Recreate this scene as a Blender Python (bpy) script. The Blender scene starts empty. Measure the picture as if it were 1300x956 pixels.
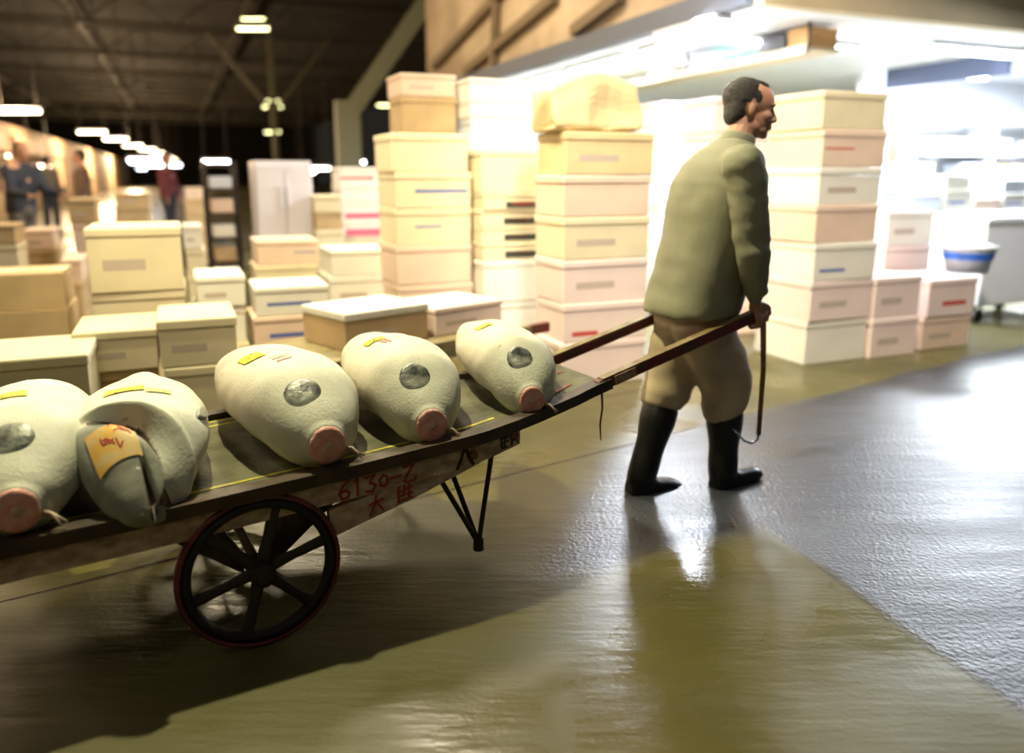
import bpy, bmesh, math, random
from mathutils import Vector, Matrix, noise
C = bpy.context.scene.collection
R = math.radians
random.seed(7)
# ------------------------------------------------------------------ camera model
F = 1000.0; H = 1.3; TH = math.atan(211.5/1000)
def ray(x, y):
    cx, cy = (x-650)/F, -(y-433.5)/F
    return Vector((cx, math.cos(TH)+cy*math.sin(TH), -math.sin(TH)+cy*math.cos(TH)))
GA = R(22.7)                                   # direction of the hall's grid
U = Vector((math.cos(GA), math.sin(GA), 0)); W = Vector((-math.sin(GA), math.cos(GA), 0))
def G(p, q, z=0): return U*p + W*q + Vector((0, 0, z))
def on_q(x, y, q):
    d = ray(x, y); t = q/d.dot(W); P = d*t; return P.dot(U), H+P.z
def on_p(x, y, p):
    d = ray(x, y); t = p/d.dot(U); P = d*t; return P.dot(W), H+P.z
CA = R(30); CO = Vector((-.701, 2.015, 0))      # handcart frame: s forward, v across (away from the camera)
CU = Vector((math.cos(CA), math.sin(CA), 0)); CV = Vector((-math.sin(CA), math.cos(CA), 0))
def cart(s, v, z=0): return CO + CU*s + CV*v + Vector((0, 0, z))
def on_v(x, y, v):
    d = ray(x, y); q0 = CO.dot(CV)+v; t = q0/d.dot(CV); P = d*t
    return Vector((P.x, P.y, H+P.z))

# ------------------------------------------------------------------ materials
MATS = {}
def mat(name, col, rough=.6, metal=0, emit=None, es=0, spec=None, mott=0, scale=8, bump=0, bscale=40, col2=None, coat=0, stretch=None, trans=0, sss=0):
    if name in MATS: return MATS[name]
    m = bpy.data.materials.new(name); m.use_nodes = True; nt = m.node_tree; b = nt.nodes['Principled BSDF']
    b.inputs['Base Color'].default_value = (*col, 1); b.inputs['Roughness'].default_value = rough
    b.inputs['Metallic'].default_value = metal; b.inputs['Coat Weight'].default_value = coat
    if trans: b.inputs['Transmission Weight'].default_value = trans
    if sss: b.inputs['Subsurface Weight'].default_value = sss; b.inputs['Subsurface Scale'].default_value = .02
    if emit: b.inputs['Emission Color'].default_value = (*emit, 1); b.inputs['Emission Strength'].default_value = es
    tc = nt.nodes.new('ShaderNodeTexCoord')
    src = tc.outputs['Object']
    if stretch:
        mp = nt.nodes.new('ShaderNodeMapping'); mp.inputs['Scale'].default_value = stretch
        nt.links.new(src, mp.inputs['Vector']); src = mp.outputs['Vector']
    if mott or col2:
        n = nt.nodes.new('ShaderNodeTexNoise'); n.inputs['Scale'].default_value = scale; n.inputs['Detail'].default_value = 6
        nt.links.new(src, n.inputs['Vector'])
        r = nt.nodes.new('ShaderNodeValToRGB'); r.color_ramp.elements[0].position = .35; r.color_ramp.elements[1].position = .65
        c2 = col2 or tuple(c*(1-mott) for c in col)
        r.color_ramp.elements[0].color = (*c2, 1); r.color_ramp.elements[1].color = (*col, 1)
        nt.links.new(n.outputs['Fac'], r.inputs['Fac']); nt.links.new(r.outputs['Color'], b.inputs['Base Color'])
    if bump:
        n2 = nt.nodes.new('ShaderNodeTexNoise'); n2.inputs['Scale'].default_value = bscale; n2.inputs['Detail'].default_value = 5
        nt.links.new(src, n2.inputs['Vector'])
        bp = nt.nodes.new('ShaderNodeBump'); bp.inputs['Strength'].default_value = bump; bp.inputs['Distance'].default_value = .01
        nt.links.new(n2.outputs['Fac'], bp.inputs['Height']); nt.links.new(bp.outputs['Normal'], b.inputs['Normal'])
    MATS[name] = m; return m

# ------------------------------------------------------------------ object helpers
def link(o, parent=None):
    C.objects.link(o)
    if parent: o.parent = parent
    return o
def mk(name, bm, m, parent=None, smooth=False, loc=None, rz=0):
    bmesh.ops.recalc_face_normals(bm, faces=bm.faces)
    me = bpy.data.meshes.new(name); bm.to_mesh(me); bm.free()
    ms = m if isinstance(m, (list, tuple)) else [m]
    for x in ms: me.materials.append(x)
    if smooth:
        for p in me.polygons: p.use_smooth = True
    o = bpy.data.objects.new(name, me); link(o, parent)
    if loc is not None: o.location = loc
    o.rotation_euler.z = rz
    return o
def tag(o, label, cat, group=None, kind=None):
    if label: o['label'] = label
    if cat: o['category'] = cat
    if group: o['group'] = group
    if kind: o['kind'] = kind
    return o
def thing(name, label, cat, loc=(0, 0, 0), rz=0, group=None):
    o = bpy.data.objects.new(name, None); o.empty_display_size = .1; link(o)
    o.location = loc; o.rotation_euler.z = rz
    return tag(o, label, cat, group)
def structure(name, bm, m, loc=None, rz=0):
    o = mk(name, bm, m, None, False, loc, rz); o['kind'] = 'structure'; return o
def BM(): return bmesh.new()
def box(bm, x0, x1, y0, y1, z0, z1, bev=0, taper=0, M=None, mi=0):
    vs = [bm.verts.new((x, y, z)) for z in (z0, z1) for x, y in ((x0, y0), (x1, y0), (x1, y1), (x0, y1))]
    if taper:
        for v in vs[:4]:
            v.co.x += taper if v.co.x == x0 else -taper; v.co.y += taper if v.co.y == y0 else -taper
    fs = [bm.faces.new([vs[i] for i in f]) for f in ((3, 2, 1, 0), (4, 5, 6, 7), (0, 1, 5, 4), (1, 2, 6, 5), (2, 3, 7, 6), (3, 0, 4, 7))]
    for f in fs: f.material_index = mi
    if bev:
        es = list({e for f in fs for e in f.edges})
        r = bmesh.ops.bevel(bm, geom=es, offset=bev, segments=2, affect='EDGES', profile=.5)
        vs = list({v for f in r['faces'] for v in f.verts} | set(v for v in vs if v.is_valid))
    if M is not None:
        for v in vs: v.co = M @ v.co
    return vs
def frame_of(d):
    d = d.normalized(); a = Vector((0, 0, 1)) if abs(d.z) < .9 else Vector((1, 0, 0))
    x = d.cross(a).normalized(); return x, d.cross(x).normalized()
def tube(bm, pts, rad, n=10, caps=True, mi=0, flat=1.0):
    pts = [Vector(p) for p in pts]; rs = rad if isinstance(rad, (list, tuple)) else [rad]*len(pts)
    rings = []; px = None
    for i, p in enumerate(pts):
        d = (pts[min(i+1, len(pts)-1)]-pts[max(i-1, 0)]).normalized()
        if px is None: x, y = frame_of(d)
        else:
            x = (px-d*px.dot(d)).normalized(); y = d.cross(x)
        px = x
        rings.append([bm.verts.new(p+(x*math.cos(a)+y*math.sin(a)*flat)*rs[i]) for a in [2*math.pi*k/n for k in range(n)]])
    for A, B in zip(rings, rings[1:]):
        for k in range(n):
            f = bm.faces.new((A[k], A[(k+1) % n], B[(k+1) % n], B[k])); f.material_index = mi
    if caps:
        bm.faces.new(rings[0][::-1]).material_index = mi; bm.faces.new(rings[-1]).material_index = mi
def beam(bm, a, b, w, h, up=Vector((0, 0, 1)), mi=0, bev=0):
    a, b = Vector(a), Vector(b); d = (b-a); L = d.length; d.normalize()
    side = d.cross(up).normalized(); upv = side.cross(d).normalized()
    M = Matrix((( *[0]*3, 0),)*4) if False else Matrix.Identity(4)
    for i in range(3): M[i][0] = d[i]; M[i][1] = side[i]; M[i][2] = upv[i]; M[i][3] = a[i]
    box(bm, 0, L, -w/2, w/2, -h/2, h/2, bev, 0, M, mi)
def prof_beam(bm, path, w, h, mi=0):
    # rectangular section swept along a path in the cart frame; path = [(s, v, z)], z is the top
    rings = []
    for i, (s, v, z) in enumerate(path):
        s0, v0, z0 = path[max(i-1, 0)]; s1, v1, z1 = path[min(i+1, len(path)-1)]
        d = (cart(s1, v1, z1)-cart(s0, v0, z0)).normalized(); side = d.cross(Vector((0, 0, 1))).normalized(); up = side.cross(d)
        P = cart(s, v, z); rings.append([bm.verts.new(P+side*a*w/2-up*b*h) for a, b in ((-1, 0), (1, 0), (1, 1), (-1, 1))])
    for A, B in zip(rings, rings[1:]):
        for k in range(4): bm.faces.new((A[k], A[(k+1) % 4], B[(k+1) % 4], B[k])).material_index = mi
    bm.faces.new(rings[0][::-1]); bm.faces.new(rings[-1])
def ball(bm, c, r, seg=16, sc=(1, 1, 1), M=None):
    c = Vector(c); T = Matrix.Translation(c) @ (M or Matrix.Identity(4)) @ Matrix.Diagonal((r*sc[0], r*sc[1], r*sc[2], 1))
    bmesh.ops.create_uvsphere(bm, u_segments=seg, v_segments=max(6, seg//2+2), radius=1, matrix=T)
def capsule(bm, a, b, ra, rb, n=14):
    a, b = Vector(a), Vector(b); d = (b-a); L = d.length
    if L < 1e-5: return
    d.normalize(); pts = []; rs = []
    for k in range(5):
        t = math.pi/2*(1-k/4); pts.append(a-d*ra*math.sin(t)); rs.append(max(1e-4, ra*math.cos(t)))
    for k in range(5):
        t = math.pi/2*k/4; pts.append(b+d*rb*math.sin(t)); rs.append(max(1e-4, rb*math.cos(t)))
    tube(bm, pts, rs, n)
def rings_loft(bm, rings, n=28, p=2.3):
    # rings: (centre, xaxis, yaxis, rx, ry)
    rr = []
    for c, x, y, rx, ry in rings:
        c = Vector(c); row = []
        for k in range(n):
            a = 2*math.pi*k/n; ca, sa = math.cos(a), math.sin(a)
            row.append(bm.verts.new(c+x*rx*math.copysign(abs(ca)**(2/p), ca)+y*ry*math.copysign(abs(sa)**(2/p), sa)))
        rr.append(row)
    for A, B in zip(rr, rr[1:]):
        for k in range(n): bm.faces.new((A[k], A[(k+1) % n], B[(k+1) % n], B[k]))
    bm.faces.new(rr[0][::-1]); bm.faces.new(rr[-1])
def fuse(name, bm, m, voxel, smooth_it=4, parent=None, disp=None, fac=.5):
    bmesh.ops.recalc_face_normals(bm, faces=bm.faces)
    me = bpy.data.meshes.new(name+'_src'); bm.to_mesh(me); bm.free()
    o = bpy.data.objects.new(name+'_src', me); C.objects.link(o)
    md = o.modifiers.new('r', 'REMESH'); md.mode = 'VOXEL'; md.voxel_size = voxel; md.use_smooth_shade = True
    if smooth_it:
        s = o.modifiers.new('s', 'SMOOTH'); s.iterations = smooth_it; s.factor = fac
    bpy.context.view_layer.update()
    dg = bpy.context.evaluated_depsgraph_get()
    me2 = bpy.data.meshes.new_from_object(o.evaluated_get(dg)); me2.name = name
    bpy.data.objects.remove(o); bpy.data.meshes.remove(me)
    me2.materials.clear(); me2.materials.append(m)
    if disp:
        nrm = [v.normal.copy() for v in me2.vertices]
        for v, n_ in zip(me2.vertices, nrm): v.co = v.co + n_*disp(v.co)
    for p in me2.polygons: p.use_smooth = True
    return link(bpy.data.objects.new(name, me2), parent)

# ------------------------------------------------------------------ colours
foam = mat('foam_white', (.80, .78, .70), .7, mott=.06, scale=5, bump=.05, bscale=120)
foam_cream = mat('foam_cream', (.76, .68, .47), .7, mott=.1, scale=4)
foam_peach = mat('foam_peach', (.78, .60, .48), .7, mott=.08, scale=4)
foam_blue = mat('foam_blue', (.66, .72, .82), .6, mott=.06, scale=4)
foam_pink = mat('foam_pink', (.80, .66, .62), .7, mott=.06, scale=4)
cardboard = mat('cardboard', (.55, .40, .22), .85, mott=.15, scale=6)
tan_paper = mat('tan_paper', (.72, .58, .33), .85, mott=.12, scale=6, bump=.3, bscale=14)
ink_blue = mat('ink_blue', (.09, .14, .42), .6)
ink_red = mat('ink_red', (.55, .07, .05), .6)
ink_dark = mat('ink_dark', (.03, .04, .03), .6)
red_paint = mat('red_paint', (.42, .03, .025), .6, mott=.3, scale=60)
black_paint = mat('black_paint', (.012, .012, .014), .6)
white_steel = mat('white_steel', (.80, .82, .86), .35)
rubber = mat('rubber', (.012, .012, .013), .38)
dark_steel = mat('dark_steel', (.045, .035, .028), .5, .5, mott=.4, scale=20)
CM = {'white': foam, 'cream': foam_cream, 'peach': foam_peach, 'pale blue': foam_blue, 'pink': foam_pink, 'brown': cardboard, 'tan': tan_paper}

# ================================================================== FLOOR
def floor_mat():
    m = bpy.data.materials.new('wet_floor'); m.use_nodes = True; nt = m.node_tree; N = nt.nodes; L = nt.links; b = N['Principled BSDF']
    def math_(op, a, bb=None, c=None):
        n = N.new('ShaderNodeMath'); n.operation = op
        for i, x in enumerate((a, bb, c)):
            if x is None: continue
            if isinstance(x, (int, float)): n.inputs[i].default_value = x
            else: L.new(x, n.inputs[i])
        return n.outputs[0]
    geo = N.new('ShaderNodeNewGeometry'); pos = geo.outputs['Position']
    def noise_(scale, detail=4, stretch=None, rough=.5):
        n = N.new('ShaderNodeTexNoise'); n.inputs['Scale'].default_value = scale; n.inputs['Detail'].default_value = detail; n.inputs['Roughness'].default_value = rough
        src = pos
        if stretch:
            mp = N.new('ShaderNodeMapping'); mp.inputs['Scale'].default_value = stretch[:3]; mp.inputs['Rotation'].default_value = (0, 0, -stretch[3]); L.new(pos, mp.inputs['Vector']); src = mp.outputs[0]
        L.new(src, n.inputs['Vector']); return n.outputs['Fac']
    def dist(px, py, ang):                      # signed distance to a line through (px,py) with direction ang, + on its left
        dp = N.new('ShaderNodeVectorMath'); dp.operation = 'DOT_PRODUCT'; L.new(pos, dp.inputs[0])
        nx, ny = -math.sin(ang), math.cos(ang); dp.inputs[1].default_value = (nx, ny, 0)
        return math_('SUBTRACT', dp.outputs['Value'], px*nx+py*ny)
    def smooth(x, a, c):
        n = N.new('ShaderNodeMapRange'); n.interpolation_type = 'SMOOTHSTEP'; L.new(x, n.inputs[0]); n.inputs[1].default_value = a; n.inputs[2].default_value = c; return n.outputs[0]
    wob = math_('MULTIPLY', math_('SUBTRACT', noise_(1.3, 3), .5), .35)
    d1 = math_('ADD', dist(1.91, 4.61, R(34)), wob)        # far edge of the asphalt
    d2 = math_('ADD', dist(.94, 2.75, R(107)), math_('MULTIPLY', wob, .4))     # its left edge
    asph = math_('MULTIPLY', smooth(d1, .05, -.05), smooth(d2, .03, -.03))
    # a wet tongue reaching back past the porter's feet
    d3 = math_('ADD', dist(.35, 3.25, R(70)), wob)
    tongue = math_('MULTIPLY', smooth(d1, .05, -.1), smooth(d3, .1, -.15)); tongue = math_('MULTIPLY', tongue, smooth(dist(.9, 2.72, R(22)), -.1, .1))
    asph = math_('MAXIMUM', asph, tongue)
    n1 = noise_(2.2, 8); n2 = noise_(60, 4); n3 = noise_(9, 6)
    def mix(f, a, c):
        n = N.new('ShaderNodeMix'); n.data_type = 'RGBA'; L.new(f, n.inputs[0])
        for i, x in ((6, a), (7, c)):
            if isinstance(x, tuple): n.inputs[i].default_value = (*x, 1)
            else: L.new(x, n.inputs[i])
        return n.outputs[2]
    conc = mix(n1, (.062, .056, .012), (.128, .114, .029)); conc = mix(math_('MULTIPLY', n3, .35), conc, (.07, .06, .03))
    asp = mix(n2, (.016, .018, .025), (.062, .068, .084)); asp = mix(smooth(n3, .45, .7), asp, (.034, .037, .047))
    # joints of the concrete slabs
    def line(px, py, ang, w): return smooth(math_('ABSOLUTE', dist(px, py, ang)), w, w*.3)
    j = None
    for off in (0, .72, 3.0):
        l = line(-.035-math.sin(R(34))*off, 3.27+math.cos(R(34))*off, R(34), .012); j = l if j is None else math_('MAXIMUM', j, l)
    for off in (-2.6, -7): j = math_('MAXIMUM', j, line(off, 3.5, R(113), .012))
    conc = mix(j, conc, (.03, .026, .015))
    col = mix(asph, conc, asp)
    crack = line(.97, 2.69, R(107), .014); col = mix(math_('MULTIPLY', crack, smooth(dist(.9, 2.72, R(22)), .2, -.1)), col, (.05, .04, .015))
    L.new(col, b.inputs['Base Color'])
    wet = smooth(noise_(1.1, 3), .38, .62)
    puddle = smooth(math_('ADD', math_('ABSOLUTE', dist(.55, 2.6, R(80))), math_('MULTIPLY', math_('SUBTRACT', noise_(2.4, 5), .5), 1.3)), .60, .0)
    wet = math_('MAXIMUM', wet, puddle)
    rc = math_('SUBTRACT', .58, math_('MULTIPLY', wet, .36)); ra = math_('ADD', .16, math_('MULTIPLY', noise_(3.2, 6, (.5, 2.2, 1, R(10))), .42))
    mr = N.new('ShaderNodeMix'); L.new(asph, mr.inputs[0]); L.new(rc, mr.inputs[2]); L.new(ra, mr.inputs[3]); L.new(mr.outputs[0], b.inputs['Roughness'])
    hgt = math_('ADD', math_('MULTIPLY', n2, math_('ADD', .15, math_('MULTIPLY', asph, .8))), math_('MULTIPLY', j, -1.5))
    hgt = math_('ADD', hgt, math_('MULTIPLY', noise_(14, 3, (.35, 1.6, 1, R(5))), .7))
    bp = N.new('ShaderNodeBump'); bp.inputs['Strength'].default_value = .55; bp.inputs['Distance'].default_value = .008
    L.new(hgt, bp.inputs['Height']); L.new(bp.outputs[0], b.inputs['Normal'])
    return m
bm = BM(); box(bm, -45, 45, -5, 130, -.2, 0); structure('floor', bm, floor_mat(), None, GA)

# ================================================================== HANDCART
wood = mat('weathered_wood', (.64, .49, .37), .7, col2=(.34, .22, .15), scale=6, bump=.5, bscale=30, stretch=(1, 6, 6))
wood_dark = mat('dark_wood', (.085, .05, .03), .6, col2=(.03, .018, .012), scale=7, bump=.4, bscale=30)
deck_m = mat('worn_deck', (.16, .155, .09), .75, col2=(.07, .065, .035), scale=9, bump=.6, bscale=60)
yellow_paint = mat('yellow_paint', (.70, .60, .04), .6, col2=(.34, .29, .05), scale=35)
red_wood = mat('red_handle', (.20, .022, .02), .5, col2=(.10, .045, .025), scale=12)
maroon = mat('maroon_tyre', (.20, .03, .03), .55, col2=(.08, .02, .02), scale=20)
def deck_z(s):
    K = [(-1.4, .43), (-.9, .435), (-.2, .452), (.28, .475), (.66, .50), (.94, .523), (1.10, .54), (1.27, .575), (1.6, .652), (1.98, .75)]
    for (a, za), (b, zb) in zip(K, K[1:]):
        if s <= b: return za+(zb-za)*(s-a)/(b-a)
    return K[-1][1]
def near_v(s):
    if s < .62: return 0
    if s < 1.27: t = (s-.62)/.65; return .11*t*t*(3-2*t) if t < 1 else .11
    return .11
def far_v(s):
    if s < .62: return .76
    if s < 1.27: t = (s-.62)/.65; return .76-.28*t*t*(3-2*t)
    return .48
cartT = thing('handcart', 'long wooden handcart carrying five frozen tuna, pulled by the man', 'handcart', CO)
def cmk(name, bm, m, parent=cartT, smooth=False):
    M = Matrix.Translation(-CO); bmesh.ops.transform(bm, matrix=M, verts=bm.verts) if parent is cartT else None
    o = mk(name, bm, m, parent, smooth); return o
SS = [-1.35+.06*i for i in range(44)]; SS = [s for s in SS if s < 1.27]+[1.27]
# deck boards
bm = BM(); rows = []
for s in SS:
    a, b = near_v(s)+.03, far_v(s)-.03
    rows.append([[bm.verts.new(cart(s, a+(b-a)*k/8, deck_z(s)-dz)) for k in range(9)] for dz in (.008, .035)])
for A, B in zip(rows, rows[1:]):
    for k in range(8):
        bm.faces.new((A[0][k], A[0][k+1], B[0][k+1], B[0][k])); bm.faces.new((A[1][k+1], A[1][k], B[1][k], B[1][k+1]))
    bm.faces.new((A[0][0], B[0][0], B[1][0], A[1][0])); bm.faces.new((B[0][8], A[0][8], A[1][8], B[1][8]))
for Rr in (rows[0], rows[-1]):
    for k in range(8): bm.faces.new((Rr[0][k], Rr[1][k], Rr[1][k+1], Rr[0][k+1]))
cmk('deck', bm, deck_m)
# worn yellow lines painted on the deck by both rails
bm = BM()
for off, w in ((.050, .017), (.098, .014)):
    for side in (0, 1):
        prev = None
        for i, s in enumerate(SS):
            if s > .86: break
            v = near_v(s)+off if side == 0 else far_v(s)-off
            z = deck_z(s)-.0065
            cur = (bm.verts.new(cart(s, v-w/2, z)), bm.verts.new(cart(s, v+w/2, z)))
            if prev: bm.faces.new((prev[0], cur[0], cur[1], prev[1]))
            prev = cur
cmk('painted_line', bm, yellow_paint)
bm = BM()
for (s, v, a, l) in ((1.02, .17, .25, .17), (1.12, .36, -.1, .12), (.98, .27, .1, .10), (.55, .25, .15, .08), (.6, .32, .3, .05)):
    c, sn = math.cos(a), math.sin(a); q = []
    for (i, j) in ((0, -.007), (l, -.004), (l, .005), (0, .008)):
        s_, v_ = s+i*c-j*sn, v+i*sn+j*c; q.append(bm.verts.new(cart(s_, v_, deck_z(s_)-.0055)))
    bm.faces.new(q)
cmk('red_scrape', bm, red_paint)
# side rails: run the length of the deck, rise and narrow at the front
for fn, sg in ((near_v, -1), (far_v, 1)):
    bm = BM(); prof_beam(bm, [(s, fn(s), deck_z(s)+.012) for s in SS], .05, .038); cmk('side_rail', bm, wood_dark)
# side boards under the rails with painted numbers
def zb(s): return deck_z(s)-.026
boards = []
for fn, sg in ((near_v, 1), (far_v, -1)):
    bm = BM(); rr = []
    for s in [-.95+.05*i for i in range(37)]:
        if s > .875: break
        hh = .066 if s < .62 else .066-.016*(s-.62)/.25
        v = fn(s)+.002*sg
        rr.append([bm.verts.new(cart(s, v+a, zb(s)-b)) for a, b in ((-.016, 0), (.016, 0), (.016, hh), (-.016, hh))])
    for A, B in zip(rr, rr[1:]):
        for k in range(4): bm.faces.new((A[k], A[(k+1) % 4], B[(k+1) % 4], B[k]))
    bm.faces.new(rr[0][::-1]); bm.faces.new(rr[-1])
    boards.append(cmk('side_board', bm, wood))
# diagonal struts from the axle blocks up to the front
struts = []
for vv, sg in ((0.004, 1), (.756, -1)):
    bm = BM(); path = [(.20, .316, .042), (.45, .372, .034), (.69, .432, .020)]
    rr = []
    for s, z, h_ in path: rr.append([bm.verts.new(cart(s, vv+a, z+b)) for a, b in ((-.014, h_), (.014, h_), (.014, -h_), (-.014, -h_))])
    for A, B in zip(rr, rr[1:]):
        for k in range(4): bm.faces.new((A[k], A[(k+1) % 4], B[(k+1) % 4], B[k]))
    bm.faces.new(rr[0][::-1]); bm.faces.new(rr[-1])
    struts.append(cmk('diagonal_strut', bm, wood))
# hand painted characters
def strokes(parent, glyphs, s0, zf, size, th, m, v, name='painted_lettering', slope=.08, gap=1.15, shear=0):
    for gi, g in enumerate(glyphs):
        bm = BM()
        for st in g:
            P = []
            for (x, y) in st:
                s = s0+(gi*gap+x)*size; P.append(cart(s, v(s) if callable(v) else v, zf(s)+(y-.5)*size*1.15))
            for a, b in zip(P, P[1:]):
                d = (b-a).normalized(); n = d.cross(CV).normalized()
                a2, b2 = a-d*th*.4, b+d*th*.4
                vs = [bm.verts.new(p) for p in (a2-n*th/2, b2-n*th/2.4, b2+n*th/2.4, a2+n*th/2)]
                ws = [bm.verts.new(x.co-CV*.0012) for x in vs]
                bm.faces.new(ws)
                for k in range(4): bm.faces.new((vs[k], vs[(k+1) % 4], ws[(k+1) % 4], ws[k]))
        bmesh.ops.transform(bm, matrix=Matrix.Translation(-CO), verts=bm.verts)
        mk('painted_character', bm, m, parent)
g6 = [[(.75, .95), (.35, .7), (.15, .35), (.3, .05), (.65, .05), (.75, .3), (.5, .48), (.2, .35)]]
g1 = [[(.45, .95), (.45, .05)], [(.3, .8), (.45, .95)]]
g3 = [[(.15, .85), (.7, .9), (.4, .55), (.75, .35), (.55, .05), (.15, .12)]]
g0 = [[(.45, .75), (.2, .55), (.25, .25), (.5, .15), (.7, .35), (.65, .65), (.45, .75)]]
gd = [[(.05, .48), (.75, .5)]]
gz = [[(.1, .9), (.75, .9), (.35, .45), (.15, .15), (.3, .04), (.85, .04), (.9, .25)]]
zmid = lambda s: zb(s)-.033
bt = boards[0]
strokes(bt, [g6, g1, g3, g0, gd, gz], .222, zmid, .050, .0075, red_paint, -.0150, gap=.80)
# black characters near the front of the board
strokes(bt, [[[(.5, .9), (.3, .4), (.1, .05)], [(.6, .9), (.75, .5), (1.0, .1)]]], .60, lambda s: zb(s)-.03, .06, .011, black_paint, -.0152)
strokes(boards[0], [[[(.1, .9), (.9, .9)], [(.5, 1), (.5, .1)], [(.1, .5), (.9, .55)], [(.2, .1), (.85, .1)], [(.15, .9), (.15, .2)]], [[(.1, .8), (.9, .85)], [(.5, .95), (.15, .1)], [(.5, .6), (.95, .1)], [(.2, .45), (.8, .45)]]], .765, lambda s: zb(s)-.026, .036, .006, black_paint, lambda s_: near_v(s_)-.0155)
zs = lambda s: .316+(s-.20)*.235
strokes(struts[0], [[[(.1, .6), (.9, .65)], [(.5, .95), (.4, .5), (.1, .05)], [(.5, .6), (.9, .05)]], [[(.1, .9), (.45, .9)], [(.1, .6), (.45, .6)], [(.1, .9), (.1, .1)], [(.45, .9), (.45, .3)], [(.1, .35), (.45, .35)], [(.55, .9), (.95, .9)], [(.75, 1), (.75, .05)], [(.55, .6), (.95, .6)], [(.6, .3), (.95, .3)], [(.05, .1), (.95, .05)]]], .315, zs, .052, .0065, red_paint, -.0115, gap=1.75)
# front board on the side: iron bolts
for s, z in ((.66, .445), (.82, .478)):
    bm = BM(); tube(bm, [cart(s, near_v(s)-.012, z), cart(s, near_v(s)-.03, z)], [.016, .012], 12); cmk('iron_bolt', bm, mat('rusty_iron', (.25, .10, .03), .7, .4, mott=.5, scale=60), smooth=False)
# cross beams and end beams below the deck
for s in (-1.25, -.75, .45, .82):
    bm = BM(); beam(bm, cart(s, near_v(s)+.02, deck_z(s)-.062), cart(s, far_v(s)-.02, deck_z(s)-.062), .05, .05); cmk('cross_beam', bm, wood_dark)
bm = BM(); beam(bm, cart(1.262, .12, .545), cart(1.262, .47, .545), .03, .03); cmk('front_cross_beam', bm, wood_dark)
# handles
for hv, s_end, nm in ((.11, 2.07, 0), (.48, 2.07, 1)):
    h0, h1 = cart(1.22, hv, deck_z(1.22)-.004), cart(s_end, hv, deck_z(1.98)+.016)
    bm = BM(); beam(bm, h0, h1, .040, .042, bev=.008)
    hd = cmk('handle', bm, red_wood)
    d = (h1-h0)
    bm = BM(); beam(bm, h0+d*.02-CO+Vector((0, 0, .0225)), h1-d*.02-CO+Vector((0, 0, .0225)), .034, .004); mk('worn_top', bm, mat('worn_yellow_wood', (.27, .21, .07), .6, col2=(.15, .08, .035), scale=18), hd)
    if nm == 0:
        bm = BM(); n_ = CV*(-.0215)
        a, b = h0+d*.08+n_-CO, h0+d*.19+n_-CO
        beam(bm, a, b, .004, .034); mk('faded_lettering_panel', bm, mat('faded_panel', (.42, .30, .22), .7, col2=(.25, .07, .05), scale=45), hd)
# prop legs, a tripod of iron rods under the front on each side
for vv in (.03, .73):
    leg = None
    foot = cart(.70, vv, .118)
    for s, z, dv in ((.55, .40, 0), (.62, .44, .10 if vv < .3 else -.10), (.765, .43, .02 if vv < .3 else -.02)):
        bm = BM(); tube(bm, [cart(s, vv+dv, z), foot], .0085, 10); cmk('prop_rod', bm, dark_steel)
    bm = BM(); tube(bm, [foot+Vector((0, 0, .02)), foot-Vector((0, 0, .022))], [.016, .018], 12); cmk('prop_foot', bm, dark_steel)
# string hanging from the front corner
bm = BM(); tube(bm, [cart(1.235, .095, .535), cart(1.238, .094, .48), cart(1.231, .096, .42), cart(1.236, .095, .36)], [.004, .0035, .0035, .002], 8); cmk('hanging_cord', bm, mat('cord', (.06, .05, .03), .8))
# wheels
def wheel(v, parent):
    c = cart(0, v, .226)-CO; n = CV; x = CU; y = Vector((0, 0, 1)); rad = .2255
    def torus(name, Rm, rr, m, nn=64, k=12, sq=1):
        bm = BM(); rings = []
        for i in range(nn):
            a = 2*math.pi*i/nn; d = x*math.cos(a)+y*math.sin(a)
            rings.append([bm.verts.new(c+d*(Rm+rr*math.cos(b))+n*rr*sq*math.sin(b)) for b in [2*math.pi*j/k for j in range(k)]])
        for i in range(nn):
            A, B = rings[i], rings[(i+1) % nn]
            for j in range(k): bm.faces.new((A[j], A[(j+1) % k], B[(j+1) % k], B[j]))
        return mk(name, bm, m, parent, True)
    torus('tyre', rad-.009, .009, maroon, sq=1.9)
    torus('rim', rad-.030, .014, mat('wheel_black', (.009, .008, .008), .7), sq=1.4)
    bm = BM(); tube(bm, [c-n*.05, c-n*.042, c+n*.042, c+n*.05], [.02, .034, .034, .02], 20); mk('hub', bm, dark_steel, parent)
    for k in range(6):
        a = 2*math.pi*k/6+.26; d = x*math.cos(a)+y*math.sin(a)
        bm = BM(); tube(bm, [c+d*.03, c+d*.10, c+d*(rad-.036)], [.013, .010, .012], 8, flat=1.5); mk('spoke', bm, mat('wheel_brown', (.03, .02, .014), .7), parent)
for v in (.005, .80):
    t = bpy.data.objects.new('wheel', None); link(t, cartT); wheel(v-.012, t)
bm = BM(); tube(bm, [cart(0, -.04, .226), cart(0, .83, .226)], .014, 12); cmk('axle', bm, dark_steel)
for v in (.062, .70):
    for sg in (-1, 1):
        bm = BM(); vs = []
        pts = [(sg*.035, .20), (sg*.035, .26), (sg*.13, .43), (sg*.29, .43), (sg*.26, .38)]
        A = [bm.verts.new(cart(s, v-.02, z)) for s, z in pts]; B = [bm.verts.new(cart(s, v+.02, z)) for s, z in pts]
        bm.faces.new(A); bm.faces.new(B[::-1])
        for k in range(5): bm.faces.new((A[k], B[k], B[(k+1) % 5], A[(k+1) % 5]))
        cmk('axle_bracket', bm, wood_dark)

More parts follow.
